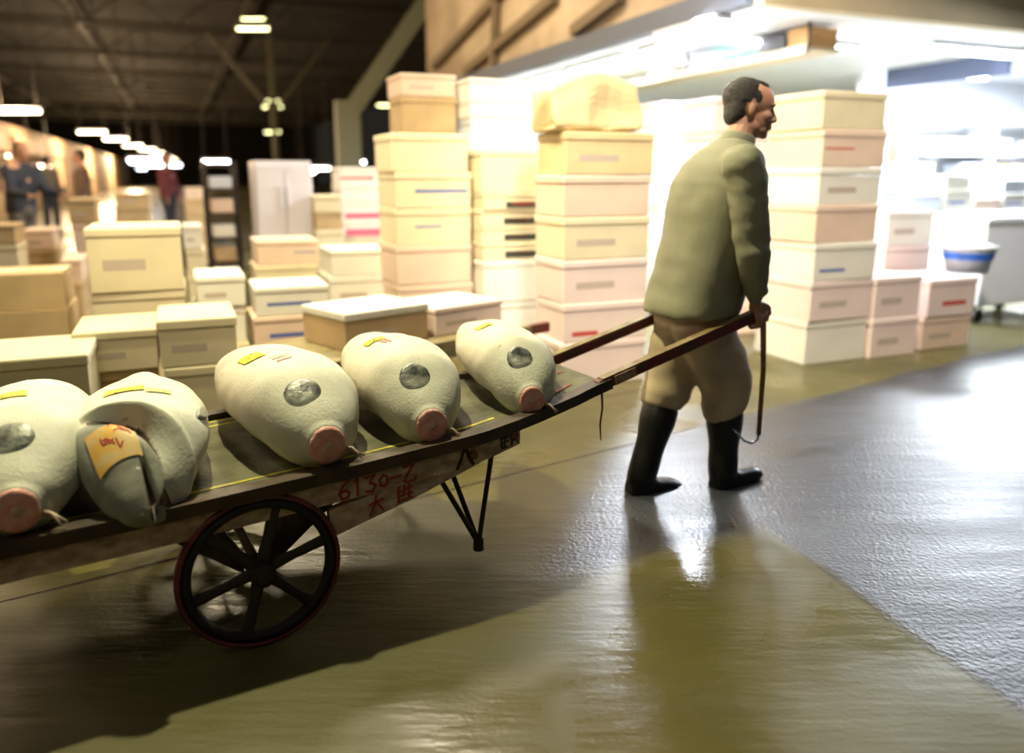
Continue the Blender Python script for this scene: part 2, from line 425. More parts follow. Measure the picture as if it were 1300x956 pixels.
# ================================================================== TUNA
def frost_mat():
    m = bpy.data.materials.new('frosted_skin'); m.use_nodes = True; nt = m.node_tree; N = nt.nodes; L = nt.links; b = N['Principled BSDF']
    tc = N.new('ShaderNodeTexCoord')
    def nz(s, d, seed=0):
        n = N.new('ShaderNodeTexNoise'); n.inputs['Scale'].default_value = s; n.inputs['Detail'].default_value = d; L.new(tc.outputs['Object'], n.inputs['Vector']); return n.outputs['Fac']
    def ramp(f, stops):
        r = N.new('ShaderNodeValToRGB'); r.color_ramp.elements[0].position = stops[0][0]; r.color_ramp.elements[0].color = (*stops[0][1], 1)
        r.color_ramp.elements[1].position = stops[-1][0]; r.color_ramp.elements[1].color = (*stops[-1][1], 1)
        for p, c in stops[1:-1]: e = r.color_ramp.elements.new(p); e.color = (*c, 1)
        L.new(f, r.inputs[0]); return r.outputs[0]
    base = ramp(nz(5, 6), [(.3, (.56, .55, .45)), (.5, (.68, .69, .58)), (.7, (.78, .79, .68))])
    spots = ramp(nz(34, 3), [(.68, (1, 1, 1)), (.76, (.62, .58, .48))])
    mx = N.new('ShaderNodeMix'); mx.data_type = 'RGBA'; mx.blend_type = 'MULTIPLY'; mx.inputs[0].default_value = 1; L.new(base, mx.inputs[6]); L.new(spots, mx.inputs[7])
    # pinkish belly side
    sx = N.new('ShaderNodeSeparateXYZ'); L.new(tc.outputs['Object'], sx.inputs[0])
    mr = N.new('ShaderNodeMapRange'); L.new(sx.outputs[0], mr.inputs[0]); mr.inputs[1].default_value = -.10; mr.inputs[2].default_value = -.20; mr.inputs[4].default_value = .55
    m2 = N.new('ShaderNodeMix'); m2.data_type = 'RGBA'; L.new(mr.outputs[0], m2.inputs[0]); L.new(mx.outputs[2], m2.inputs[6]); m2.inputs[7].default_value = (.62, .47, .38, 1)
    L.new(m2.outputs[2], b.inputs['Base Color']); b.inputs['Roughness'].default_value = .62
    b.inputs['Subsurface Weight'].default_value = .0
    bp = N.new('ShaderNodeBump'); bp.inputs['Strength'].default_value = .32; bp.inputs['Distance'].default_value = .004
    ad = N.new('ShaderNodeMath'); ad.operation = 'ADD'; L.new(nz(28, 6), ad.inputs[0]); L.new(nz(110, 3), ad.inputs[1])
    L.new(ad.outputs[0], bp.inputs['Height']); L.new(bp.outputs[0], b.inputs['Normal'])
    return m
frost = frost_mat()
flesh = mat('cut_flesh', (.84, .48, .42), .55, col2=(.72, .28, .23), scale=30, bump=.5, bscale=50)
bone = mat('bone', (.68, .50, .40), .6, mott=.2, scale=30)
wet_skin = mat('wet_dark_skin', (.30, .31, .27), .34, col2=(.035, .042, .045), scale=22, coat=.15, bump=.3, bscale=40)
grey_skin = mat('grey_head_skin', (.42, .43, .36), .45, col2=(.24, .25, .21), scale=9, bump=.25, bscale=30)
dark_cavity = mat('gill_cavity', (.16, .08, .06), .6, col2=(.05, .03, .03), scale=20)
ylab = mat('yellow_label', (.95, .82, .01), .55)
olab = mat('orange_label', (.95, .50, .03), .55, col2=(.85, .62, .28), scale=22)
PROF = [(0, .062, .056), (.012, .066, .060), (.035, .098, .080), (.08, .138, .102), (.14, .172, .119), (.22, .198, .131), (.33, .215, .137), (.48, .218, .130), (.64, .204, .112), (.80, .166, .084), (.94, .108, .054), (1.04, .045, .026), (1.08, .010, .010)]
def interp(T, y):
    if y <= T[0][0]: return T[0][1:]
    for i, (a, b) in enumerate(zip(T, T[1:])):
        if y <= b[0]:
            t = (y-a[0])/(b[0]-a[0]); p0 = T[max(i-1, 0)]; p3 = T[min(i+2, len(T)-1)]; out = []
            for k in (1, 2):
                m0 = (b[k]-p0[k])/(b[0]-p0[0])*(b[0]-a[0]); m1 = (p3[k]-a[k])/(p3[0]-a[0])*(b[0]-a[0])
                out.append((2*t**3-3*t*t+1)*a[k]+(t**3-2*t*t+t)*m0+(-2*t**3+3*t*t)*b[k]+(t**3-t*t)*m1)
            return out
    return T[-1][1:]
def tuna_surface(prof, sx, sz, zb0, seed):
    zc_tail = zb0
    def S(y, ph, off=0):
        a, b = interp(prof, y); a *= sx; b *= sz
        L = prof[-1][0]
        zc = .138*sz
        # centre line: belly rests on the deck, the thin ends hang a little lower than the middle
        k = min(1, y/.22); k = k*k*(3-2*k); zc = zc_tail+(zc-zc_tail)*k
        
        ca, sa = math.cos(ph), math.sin(ph); p = 2.12
        x = a*math.copysign(abs(ca)**(2/p), ca); z = b*math.copysign(abs(sa)**(2/p), sa)
        nse = noise.noise(Vector((x*5+seed, y*5, z*5)))*.010+noise.noise(Vector((x*16+seed, y*16, z*16)))*.003
        n = Vector((math.cos(ph)/max(a, .02), 0, math.sin(ph)/max(b, .02))).normalized()
        P = Vector((x, y, zc+z))+n*(nse*min(1, y/.1+.2)+off)
        return P
    return S
def grid_patch(S, y0, ph0, wy, wx, rot, off, shape='rect', n=10, edge=0):
    # a thin piece lying on the skin, wy along the fish and wx around it (metres)
    bm = BM(); a = .19; rows = []
    def pt(i, j):
        if shape == 'oval':
            r, t = i, j; u, v = r*math.cos(t)*wx/2, r*math.sin(t)*wy/2
        else: u, v = i*wx/2, j*wy/2
        c, s = math.cos(rot), math.sin(rot); u, v = u*c-v*s, u*s+v*c
        y = y0+v; rad = max(.06, interp(PROF, y)[0]*.9); return y, ph0-u/rad
    if shape == 'oval':
        nr, nt = 6, 32; rings = []
        for i in range(1, nr+1):
            rings.append([bm.verts.new(S(*pt(i/nr, 2*math.pi*k/nt), off=off*(1 if i < nr else -.5))) for k in range(nt)])
        c = bm.verts.new(S(*pt(0, 0), off=off))
        for k in range(nt): bm.faces.new((c, rings[0][k], rings[0][(k+1) % nt]))
        for A, B in zip(rings, rings[1:]):
            for k in range(nt): bm.faces.new((A[k], A[(k+1) % nt], B[(k+1) % nt], B[k]))
    else:
        for top in (1,):
            g = [[bm.verts.new(S(*pt(-1+2*i/n, -1+2*j/n), off=off)) for j in range(n+1)] for i in range(n+1)]
            for i in range(n):
                for j in range(n): bm.faces.new((g[i][j], g[i+1][j], g[i+1][j+1], g[i][j+1]))
    return bm
def label_scribble(S, y0, ph0, wy, wx, off, parent, m, seed, k=5):
    rnd = random.Random(seed); bm = BM()
    for _ in range(k):
        u, v = rnd.uniform(-.35, .2), rnd.uniform(-.3, .3); P = []
        for q in range(4):
            P.append((u, v)); u += rnd.uniform(.02, .12); v += rnd.uniform(-.22, .22)
        for (a, b), (c, d) in zip(P, P[1:]):
            dd = Vector((c-a, d-b)); 
            if dd.length < .02: continue
            nn = Vector((-dd.y, dd.x)).normalized()*.018; vs = []
            for (x, y) in ((a+nn.x, b+nn.y), (c+nn.x, d+nn.y), (c-nn.x, d-nn.y), (a-nn.x, b-nn.y)):
                yy = y0+y*wy; rad = max(.06, interp(PROF, yy)[0]*.9); vs.append(bm.verts.new(S(yy, ph0-x*wx/rad, off)))
            bm.faces.new(vs)
    return mk('handwriting', bm, m, parent)
def body_mesh(S, L, ny, nph, extra=None, mf=None, cap_front=True, y_start=0):
    bm = BM(); rings = []
    for i in range(ny+1):
        t = i/ny; y = y_start+(L-y_start)*t
        rings.append([bm.verts.new(S(y, 2*math.pi*k/nph)) for k in range(nph)])
    for i, (A, B) in enumerate(zip(rings, rings[1:])):
        for k in range(nph):
            f = bm.faces.new((A[k], A[(k+1) % nph], B[(k+1) % nph], B[k]))
    bm.faces.new(rings[0][::-1]); bm.faces.new(rings[-1])
    return bm
TG = 'frozen tuna laid across the handcart'
def tail_tuna(px, py, v, rot, sx, sz, label, lab_y, lab_ph, patch=(.15, 1.30), seed=0, sc=1.0, zt=.085, marks=False, roll=0):
    P = on_v(px, py, v)
    s = (P-CO).dot(CU); z0 = deck_z(s)-.004
    t = thing('frozen_tuna', label, 'tuna', (P.x, P.y, z0), CA+rot, TG); t.scale = (sc, sc, sc)
    zt = (P.z-z0)/sc
    S = tuna_surface(PROF, sx, sz, zt, seed)
    mk('body', body_mesh(S, 1.08, 90, 72), frost, t, True)
    # stump
    bm = BM(); ctr = Vector((0, 0, zt)); nt = 28; rings = []
    for r, dy in ((1.0, .004), (1.03, -.006), (.86, -.013), (.55, -.010), (.25, -.013)):
        rings.append([bm.verts.new(Vector((r*.060*sx*math.cos(a)*(1+.05*noise.noise(Vector((math.cos(a)*2+seed, math.sin(a)*2, 0)))), dy+.004*noise.noise(Vector((math.cos(a)*3, math.sin(a)*3+seed, r*4))), zt+r*.055*sz*math.sin(a)))) for a in [2*math.pi*k/nt for k in range(nt)]])
    for A, B in zip(rings, rings[1:]):
        for k in range(nt): bm.faces.new((A[k], A[(k+1) % nt], B[(k+1) % nt], B[k]))
    bm.faces.new(rings[-1])
    st = mk('cut_tail_stump', bm, flesh, t, True); st['label'] = 'round pink cut face of the tail'
    bm = BM(); ball(bm, (0.002, -.010, zt+.002), .013, 14, (1, .55, 1)); mk('bone_core', bm, bone, st, True)
    # dark wet patch
    pm = grid_patch(S, patch[0], patch[1], .088, .118, .12, .0035, 'oval')
    o = mk('bare_skin_patch', pm, wet_skin, t, True); o['label'] = 'dark wet oval patch bare of frost'
    ly, lp, lwx, lwy, lrot = lab_y, lab_ph, .085, .075, .1
    lb = mk('paper_label', grid_patch(S, ly, lp, lwy, lwx, lrot, .004), ylab, t, True); lb['label'] = 'yellow paper label'
    label_scribble(S, ly, lp, lwy, lwx, .0052, lb, ink_dark, seed)
    # frozen finlets beside the stump
    bm = BM(); b0 = Vector((.050*sx, .02, zt-.02))
    tube(bm, [b0, b0+Vector((.035, -.012, -.012)), b0+Vector((.062, -.03, -.028))], [.010, .006, .002], 8)
    tube(bm, [b0, b0+Vector((.03, -.02, -.002)), b0+Vector((.05, -.045, -.03))], [.008, .005, .002], 8)
    mk('finlet', bm, bone, t, True)
    # second dorsal ridge low on the far side
    bm = BM(); P0 = S(.42, math.pi*.02); P1 = S(.56, math.pi*.02)
    vs = [bm.verts.new(p) for p in (P0, P1, P1+Vector((.03, -.06, .0)), P0+Vector((.012, .02, 0)))]
    ws = [bm.verts.new(v.co+Vector((0, 0, .008))) for v in vs]; bm.faces.new(vs[::-1]); bm.faces.new(ws)
    for k in range(4): bm.faces.new((vs[k], vs[(k+1) % 4], ws[(k+1) % 4], ws[k]))
    mk('fin', bm, frost, t)
    if marks:
        bm = BM()
        for (u0, y0, u1, y1) in marks:
            q = []
            dd = Vector((u1-u0, y1-y0)); nn = Vector((-dd.y, dd.x)).normalized()*.004
            for k in range(5):
                u, y = u0+(u1-u0)*k/4, y0+(y1-y0)*k/4
                q.append((bm.verts.new(S(y+nn.y, math.pi/2-(u+nn.x)/.19, .003)), bm.verts.new(S(y-nn.y, math.pi/2-(u-nn.x)/.19, .003))))
            for A, B in zip(q, q[1:]): bm.faces.new((A[0], B[0], B[1], A[1]))
        mk('brushed_mark', bm, mat('faint_red', (.55, .22, .16), .6), t)
    return t
T5 = tail_tuna(675, 508, .055, R(-15), .78, .96, 'frozen tuna nearest the handles, its tail stump beside the cart front', .47, 2.0, seed=5, sc=.90, patch=(.105, 1.72))
T4 = tail_tuna(548, 540, .025, R(-8), .84, 1.0, 'frozen tuna second from the handles, with a red 4-like mark on its back', .46, 2.0, seed=4, sc=.95,
          patch=(.108, 1.76), marks=[(-.055, .36, -.075, .43), (-.075, .36, -.035, .365), (-.04, .34, -.05, .42), (-.03, .42, .02, .43)])
T3 = tail_tuna(415, 565, .015, R(1), .88, 1.0, 'frozen tuna in the middle of the five, above the cart wheel', .46, 2.05, seed=3, sc=1.0,
          patch=(.112, 1.80), marks=[(-.06, .36, .0, .38), (-.055, .33, .01, .35), (-.05, .30, .0, .315)])
T1 = tail_tuna(20, 648, .0, R(-3), .86, 1.0, 'frozen tuna cut by the left edge of the picture, dark stump towards us', .42, 1.72, seed=1, sc=.98, patch=(.13, 1.62))
# head-first tuna
HPROF = [(0, .004, .004), (.005, .020, .017), (.022, .056, .045), (.06, .098, .074), (.12, .140, .098), (.19, .170, .113), (.28, .190, .122), (.38, .194, .124), (.50, .188, .112), (.64, .168, .090), (.78, .132, .064), (.90, .090, .045), (1.00, .050, .03), (1.04, .02, .015)]
def head_tuna(px, py, v, rot, label):
    P = on_v(px, py, v); s = (P-CO).dot(CU); z0 = deck_z(s)-.004
    t = thing('frozen_tuna', label, 'tuna', (P.x, P.y, z0), CA+rot, TG)
    S0 = tuna_surface(HPROF, .95, .98, max(.03, P.z-z0), 2)
    yg = lambda ph: .160+.035*math.sin(ph)-.095*math.cos(ph)           # where the gill cover was cut
    def gdepth(ph):
        d = math.degrees(ph) % 360
        if d > 280: d -= 360
        e = max(0, min(1, (d+50)/34))*max(0, min(1, (150-d)/38)); return e
    def S(y, ph, off=0):
        P = S0(y, ph, off); c = Vector((0, y, .13)); g = gdepth(ph); dy = y-yg(ph)
        inn = 0
        if dy < 0: inn = .046*g*math.exp(-((dy+.014)/.030)**2)+.022*g*math.exp(dy/.07)
        else: inn = .060*g*math.exp(-(dy/.013)**2)-.008*g*math.exp(-((dy-.02)/.02)**2)
        P += (c-P).normalized()*inn*1.0
        # mouth slit
        if y < .11 and math.sin(ph) > 0:
            x = P.x-.030+.25*y; w = .004+.10*max(0, .085-y)
            k = math.exp(-(x/max(w, .003))**2)*min(1, max(0, (.11-y)/.04)); P.z -= .05*k
        return P
    bm = BM(); ny, nph = 240, 160; rings = []
    for i in range(ny+1):
        u = i/ny; y = 1.04*(u*.45 if u < .6 else .27+(u-.6)*.73/.4)
        rings.append((y, [bm.verts.new(S(y, 2*math.pi*k/nph)) for k in range(nph)]))
    for (ya, A), (yb, B) in zip(rings, rings[1:]):
        for k in range(nph):
            f = bm.faces.new((A[k], A[(k+1) % nph], B[(k+1) % nph], B[k])); ph = 2*math.pi*(k+.5)/nph; y = (ya+yb)/2
            g = gdepth(ph); dy = y-yg(ph); c = f.calc_center_median()
            if math.sin(ph) > 0 and y < .085 and abs(c.x-.030+.25*y) < .003+.10*max(0, .085-y): f.material_index = 2
            elif g > .25 and -.052*g < dy < .001: f.material_index = 2
            elif dy < -.03*(1-g): f.material_index = 1
    bm.faces.new(rings[0][1][::-1]); bm.faces.new(rings[-1][1])
    b = mk('body', bm, [frost, grey_skin, dark_cavity], t, True)
    l1 = mk('paper_label', grid_patch(S, .375, 1.74, .075, .105, .0, .004), ylab, t, True); l1['label'] = 'larger yellow paper label'
    label_scribble(S, .375, 1.74, .075, .105, .0052, l1, ink_dark, 21)
    l2 = mk('paper_label', grid_patch(S, .34, 1.27, .045, .07, .05, .004), mat('pale_yellow_label', (.85, .80, .22), .55), t, True); l2['label'] = 'smaller pale yellow label'
    label_scribble(S, .34, 1.27, .045, .07, .0052, l2, ink_dark, 22, 3)
    l3 = mk('paper_label', grid_patch(S, .128, 2.02, .090, .135, .10, .005), olab, t, True); l3['label'] = 'orange label over the gill cover'
    label_scribble(S, .145, 2.0, .080, .125, .0065, l3, ink_red, 23, 8)
    # pectoral fin pressed to the side
    fo = mk('pectoral_fin', grid_patch(S, .30, .42, .17, .055, -.25, .010, 'oval'), grey_skin, t, True)
    md = fo.modifiers.new('t', 'SOLIDIFY'); md.thickness = .006
    return t
T2 = head_tuna(181, 655, -.06, R(-6), 'frozen tuna lying head towards us, gill cut open, with an orange label')

# ================================================================== PEOPLE
skin = mat('skin', (.52, .27, .17), .5, mott=.12, scale=25, sss=.1)
hair_m = mat('black_hair', (.018, .014, .012), .55, bump=.8, bscale=90, stretch=(1, 1, 4))
jacket_m = mat('olive_jacket', (.30, .295, .205), .75, mott=.12, scale=7, bump=.15, bscale=200)
trouser_m = mat('tan_trousers', (.62, .50, .34), .8, mott=.12, scale=9, bump=.15, bscale=200)
def basis(fw):
    f = Vector((math.cos(fw), math.sin(fw), 0)); r = Vector((math.sin(fw), -math.cos(fw), 0)); return f, r
def head_shape(bm, c, f, r, up, k=1.0):
    M = Matrix.Identity(4)
    for i in range(3): M[i][0] = f[i]; M[i][1] = -r[i]; M[i][2] = up[i]
    def e(x, y, z, rx, ry, rz, seg=18): ball(bm, c+(f*x-r*y+up*z)*k, k, seg, (rx, ry, rz), M)
    e(-.012, 0, .032, .096, .076, .084, 24)          # skull
    e(.020, 0, .030, .070, .068, .074)                # forehead
    e(.030, 0, -.030, .058, .056, .072)               # mid face
    e(.038, 0, -.075, .044, .044, .034)               # jaw
    e(.066, 0, -.092, .020, .022, .017, 12)           # chin
    e(.084, 0, -.066, .012, .020, .008, 12); e(.084, 0, -.054, .012, .021, .007, 12)   # lips
    capsule(bm, c+(f*.082+up*.012)*k, c+(f*.100+up*-.028)*k, .009*k, .013*k, 10)        # nose
    for s in (-1, 1):
        e(.095, s*.012, -.033, .010, .008, .008, 10)  # nostril wing
        e(.076, s*.028, .022, .014, .022, .009, 12)   # brow
        e(.056, s*.042, -.024, .024, .018, .020, 12)  # cheek
        e(.058, s*.029, .004, .022, .016, .013, 12)   # lids
        e(-.010, s*.074, -.012, .015, .008, .026, 14) # ear
        e(.002, s*.040, -.070, .040, .020, .026, 12)  # jaw corner
    return M
def hair_shape(bm, c, f, r, up, k=1.0):
    M = Matrix.Identity(4)
    for i in range(3): M[i][0] = f[i]; M[i][1] = -r[i]; M[i][2] = up[i]
    def e(x, y, z, rx, ry, rz, seg=20): ball(bm, c+(f*x-r*y+up*z)*k, k, seg, (rx, ry, rz), M)
    e(-.034, 0, .044, .088, .081, .078); e(-.056, 0, .000, .052, .071, .070); e(-.064, 0, -.030, .040, .060, .045)
    e(.002, 0, .088, .060, .052, .028)
    for s in (-1, 1): e(.006, s*.066, .036, .020, .012, .026, 12)
def fingers_grip(bm, palm, axis, out, down, thumb_dir, k=1.0):
    # four fingers curl round a bar that runs along axis; out = away from the bar on the knuckle side, down = towards the underside
    for i, (L, rr) in enumerate(((.95, .0088), (1.05, .0092), (1.0, .0090), (.82, .0078))):
        o = palm+axis*((i-1.5)*.0205*k)
        kn = o+out*.016+down*-.020
        p1 = o+out*.036*L+down*.004
        p2 = o+out*.032*L+down*.034*L
        p3 = o-out*.000+down*.046*L
        p4 = o-out*.018+down*.034*L
        capsule(bm, kn, p1, rr*1.12, rr*1.05, 10); capsule(bm, p1, p2, rr*1.05, rr, 10); capsule(bm, p2, p3, rr, rr*.94, 10); capsule(bm, p3, p4, rr*.94, rr*.85, 10)
# ---- the porter
J = {}
def j(n, x, y, v): J[n] = on_v(x, y, v)
j('hip', 878, 388, .32); j('belly', 882, 340, .32); j('chest', 905, 262, .29); j('neck', 936, 182, .29); j('head', 953, 139, .29)
j('rh', 888, 402, .245); j('rk', 922, 482, .235); j('ra', 917, 606, .20)
j('lh', 868, 396, .41); j('lk', 850, 478, .39); j('la', 812, 612, .33)
j('rs', 944, 214, .105); j('re', 956, 318, .045); j('rw', 959, 381, .085)
j('ls', 915, 208, .46); j('le', 930, 312, .54); j('lw', 948, 372, .50)
fw, rt = basis(R(27)); UPZ = Vector((0, 0, 1))
man = thing('person', 'person in olive jacket, tan trousers and black boots pulling the tuna handcart', 'person', (J['la'].x, J['la'].y, 0))
MO = Vector((J['la'].x, J['la'].y, 0))
for k_ in J: J[k_] = J[k_]-MO
Hs = {}
HA0, HA1 = cart(1.22, .11, deck_z(1.22)-.004)-MO, cart(2.07, .11, deck_z(1.98)+.016)-MO
HB0, HB1 = cart(1.22, .48, deck_z(1.22)-.004)-MO, cart(2.07, .48, deck_z(1.98)+.016)-MO
hax = (HA1-HA0).normalized()
gripR = HA0+hax*((HA1-HA0).length-.062); gripL = HB0+hax*((HB1-HB0).length-.062)
lean = (J['neck']-J['chest']).normalized()
hf = (fw*math.cos(R(30))+rt*math.sin(R(30))).normalized(); hup = (UPZ+fw*.16).normalized(); hf = (hf-hup*hf.dot(hup)).normalized(); hr = hf.cross(hup)
bm = BM()
head_shape(bm, J['head'], hf, hr, hup, 1.0)
capsule(bm, J['neck']-lean*.06, J['head']-hup*.05-hf*.015, .060, .052)
capsule(bm, J['chest'], J['neck']-lean*.08, .11, .09); capsule(bm, J['hip'], J['chest'], .11, .11)
for s in ('r', 'l'):
    hand = gripR if s == 'r' else gripL
    wr = J[s+'w'] if s == 'r' else gripL+Vector((-.0, 0, .085))-hax*.04
    J[s+'w'] = wr
    capsule(bm, J['neck']-lean*.09, J[s+'s'], .07, .058); capsule(bm, J[s+'s'], J[s+'e'], .05, .038); capsule(bm, J[s+'e'], wr, .038, .024)
    capsule(bm, J[s+'h'], J[s+'k'], .075, .052); capsule(bm, J[s+'k'], J[s+'a'], .05, .036)
    capsule(bm, J['hip'], J[s+'h'], .10, .08)
    ft = J[s+'a']; toe = ft+fw*.15-UPZ*(.055 if s == 'l' else .02); capsule(bm, ft, toe, .036, .03)
    # palm over the bar
    out = rt if s == 'r' else -rt
    pc = hand+UPZ*.030+out*.006
    capsule(bm, wr, pc-hax*.02+UPZ*.004, .023, .026, 12)
    for i in range(4): capsule(bm, wr+(pc-wr)*.45, pc+hax*((i-1.5)*.0205)+out*.014-UPZ*.004, .017, .0125, 10)
    fingers_grip(bm, hand, hax, out, -UPZ, None)
    # thumb leaves the inner side of the palm and closes over the bar
    b0 = wr+(pc-wr)*.45-out*.014+hax*.006
    b1 = hand+hax*.036-out*.028+UPZ*.016; b2 = hand+hax*.048-out*.026-UPZ*.012; b3 = hand+hax*.050-out*.012-UPZ*.030
    capsule(bm, b0, b1, .015, .0115, 10); capsule(bm, b1, b2, .0115, .0105, 10); capsule(bm, b2, b3, .0105, .009, 10)
body = fuse('body', bm, skin, .0045, 3, man)
# eyes and brows
for s in (-1, 1):
    bm = BM(); ball(bm, J['head']+hf*.072-hr*s*.030+hup*.004, .0105, 12); mk('eye', bm, mat('eye', (.05, .035, .03), .2), man, True)
    bm = BM(); c = J['head']+hf*.080-hr*s*.030+hup*.030; tube(bm, [c+hr*s*.016+hf*.006, c, c-hr*s*.018-hf*.014], [.0025, .0042, .002], 8); mk('eyebrow', bm, hair_m, man, True)
bm = BM(); hair_shape(bm, J['head'], hf, hr, hup)
fuse('hair', bm, hair_m, .006, 3, man, lambda c: .003*noise.noise(c*70))
# jacket
def wr_noise(c, amp=1.0):
    q = Vector((c.x*5, c.y*5, c.z*9)); a = noise.noise(q); b = noise.noise(Vector((c.x*13+3, c.y*13, c.z*22)))
    return amp*(.011*a+.0055*b - .006*abs(noise.noise(Vector((c.x*8, c.y*8, c.z*16+9)))))
sp = [('hem', J['hip']-UPZ*.015-fw*.010), ]
bm = BM()
ax = (J['neck']-J['hip']).normalized(); fx = (fw-ax*fw.dot(ax)).normalized()
def ring(t, dx, rf, rr_):     # t along hip->neck, dx forward shift, rf half depth, rr_ half width
    c = J['hip']+(J['neck']-J['hip'])*t+fx*dx; 
    # hem ring lies flat-ish, upper rings follow the spine
    w = min(1, max(0, (t+.05)/.35)); fx2 = (fw*(1-w)+fx*w).normalized()
    return (c, fx2, rt, rf, rr_)
rings_loft(bm, [ring(-.05, -.005, .158, .205), ring(-.02, -.004, .164, .212), ring(.06, 0, .160, .212), ring(.2, -.002, .152, .208), ring(.38, -.008, .150, .212), ring(.55, -.020, .150, .218), ring(.70, -.030, .142, .218), ring(.82, -.030, .122, .195), ring(.92, -.022, .095, .135), ring(1.0, -.01, .070, .080)], 36, 2.5)
bmj = bm
for s in ('r', 'l'):
    sh, el, wr = J[s+'s'], J[s+'e'], J[s+'w']
    capsule(bmj, J['neck']-ax*.12, sh+(J['neck']-sh)*.12, .088, .078, 18)
    bm = BM()
    capsule(bm, sh+(J['neck']-sh)*.10, sh, .080, .084, 18); capsule(bm, sh, sh+(el-sh)*.5, .084, .076, 18); capsule(bm, sh+(el-sh)*.5, el, .076, .066, 18)
    we = el+(wr-el)*.90; capsule(bm, el, el+(we-el)*.6, .066, .056, 18); capsule(bm, el+(we-el)*.6, we, .058, .040, 18)
    for kk in (.3, .62, .9):                       # bunched folds above the cuff
        c = el+(we-el)*kk; a2 = frame_of(we-el); rgs = [(c+(we-el).normalized()*(.012*i-.018), a2[0], a2[1], r_, r_) for i, r_ in enumerate((.050-.008*kk, .064-.014*kk, .066-.014*kk, .050-.010*kk))]
        rings_loft(bm, rgs, 18, 2)
    fuse('sleeve', bm, jacket_m, .009, 3, man, lambda c: .010*noise.noise(Vector((c.x*9, c.y*9, c.z*15)))+.006*noise.noise(Vector((c.x*16+c.z*14, c.y*16, c.z*26))))
bm = bmj
nk = J['neck']
def jd(c):
    near_edge = 0
    return .009*noise.noise(Vector((c.x*3.5, c.y*3.5, c.z*3.0)))+.004*noise.noise(Vector((c.x*9+c.z*6, c.y*9, c.z*14)))
fuse('jacket', bm, jacket_m, .010, 3, man, jd)
# collar
bm = BM(); rgA = []
hx = (J['head']-nk).normalized()
for k_, (t, rr_) in enumerate(((-.035, .074), (.0, .072), (.030, .067), (.040, .062))):
    rgA.append((nk+hx*t-fw*.006, fx, rt, rr_*1.05, rr_))
rings_loft(bm, rgA, 28, 2); fuse('collar', bm, jacket_m, .006, 2, man)
# trousers
bm = BM()
rings_loft(bm, [(J['hip']+UPZ*.07, fw, rt, .128, .165), (J['hip']-UPZ*.0, fw, rt, .138, .170), (J['hip']-UPZ*.08, fw, rt, .128, .165), (J['hip']-UPZ*.13, fw, rt, .10, .13)], 28, 2.3)
for s in ('r', 'l'):
    h_, k_, a_ = J[s+'h'], J[s+'k'], J[s+'a']; dn = (a_-k_).normalized(); th = (k_-h_).normalized()
    a2 = (fw-th*fw.dot(th)).normalized(); b2 = th.cross(a2)
    big = 1.0 if s == 'r' else .92
    rg = [(h_+th*-.02, a2, b2, .125, .090), (h_+(k_-h_)*.25, a2, b2, .128*big, .094), (h_+(k_-h_)*.55, a2, b2, .122*big, .094), (h_+(k_-h_)*.85, a2, b2, .118*big, .094),
          (k_+dn*.03+fw*.008, a2, b2, .118*big, .096), (k_+dn*.085+fw*.006, a2, b2, .112*big, .094), (k_+dn*.125, a2, b2, .092*big, .086), (k_+dn*.137, a2, b2, .078*big, .074)]
    rings_loft(bm, rg, 26, 2.2)
def td(c):
    return .007*noise.noise(Vector((c.x*6, c.y*6, c.z*7)))+.006*noise.noise(Vector((c.x*10+c.z*7, c.y*10, c.z*16)))
fuse('trousers', bm, trouser_m, .010, 3, man, td)
# boots
for s in ('r', 'l'):
    k_, a_ = J[s+'k'], J[s+'a']; dn = (a_-k_).normalized()
    bt_top = k_+dn*.13
    ffw = fw if s == 'l' else (fw*.93+rt*-.05+UPZ*.16).normalized()
    fup = (UPZ-ffw*UPZ.dot(ffw)).normalized(); fr_ = ffw.cross(fup)
    bm = BM(); a2 = (fw-dn*fw.dot(dn)).normalized(); b2 = dn.cross(a2)
    n_ = 10; rg = []
    for i in range(n_+1):
        t = i/n_; rr_ = .074-.020*t+.004*math.sin(t*9); rg.append((bt_top+(a_-bt_top)*t, a2, b2, rr_*1.04, rr_))
    rings_loft(bm, rg, 24, 2.1)
    c = a_-fup*.028
    rings_loft(bm, [(c-ffw*.055+fup*.0, fup, fr_, .045, .035), (c-ffw*.035, fup, fr_, .056, .042), (c+ffw*.02, fup, fr_, .060, .046), (c+ffw*.09-fup*.010, fup, fr_, .044, .048), (c+ffw*.165-fup*.018, fup, fr_, .036, .048), (c+ffw*.205-fup*.024, fup, fr_, .024, .034)], 22, 2.2)
    bo = fuse('boot', bm, rubber, .008, 4, man, lambda c_: .002*noise.noise(c_*14))
    bm = BM(); pts = []
    for k2 in range(28):
        a = 2*math.pi*k2/28; x_ = .069+.142*math.cos(a); y_ = .047*math.sin(a)*(1-.12*math.cos(a))
        pts.append(c+ffw*x_+fr_*y_-fup*.052)
    lo = [bm.verts.new(p-fup*.014) for p in pts]; hi = [bm.verts.new(p+fup*.010) for p in pts]
    bm.faces.new(lo[::-1]); bm.faces.new(hi)
    for k2 in range(28): bm.faces.new((lo[k2], lo[(k2+1) % 28], hi[(k2+1) % 28], hi[k2]))
    mk('sole', bm, mat('maroon_sole', (.16, .03, .03), .6), bo)
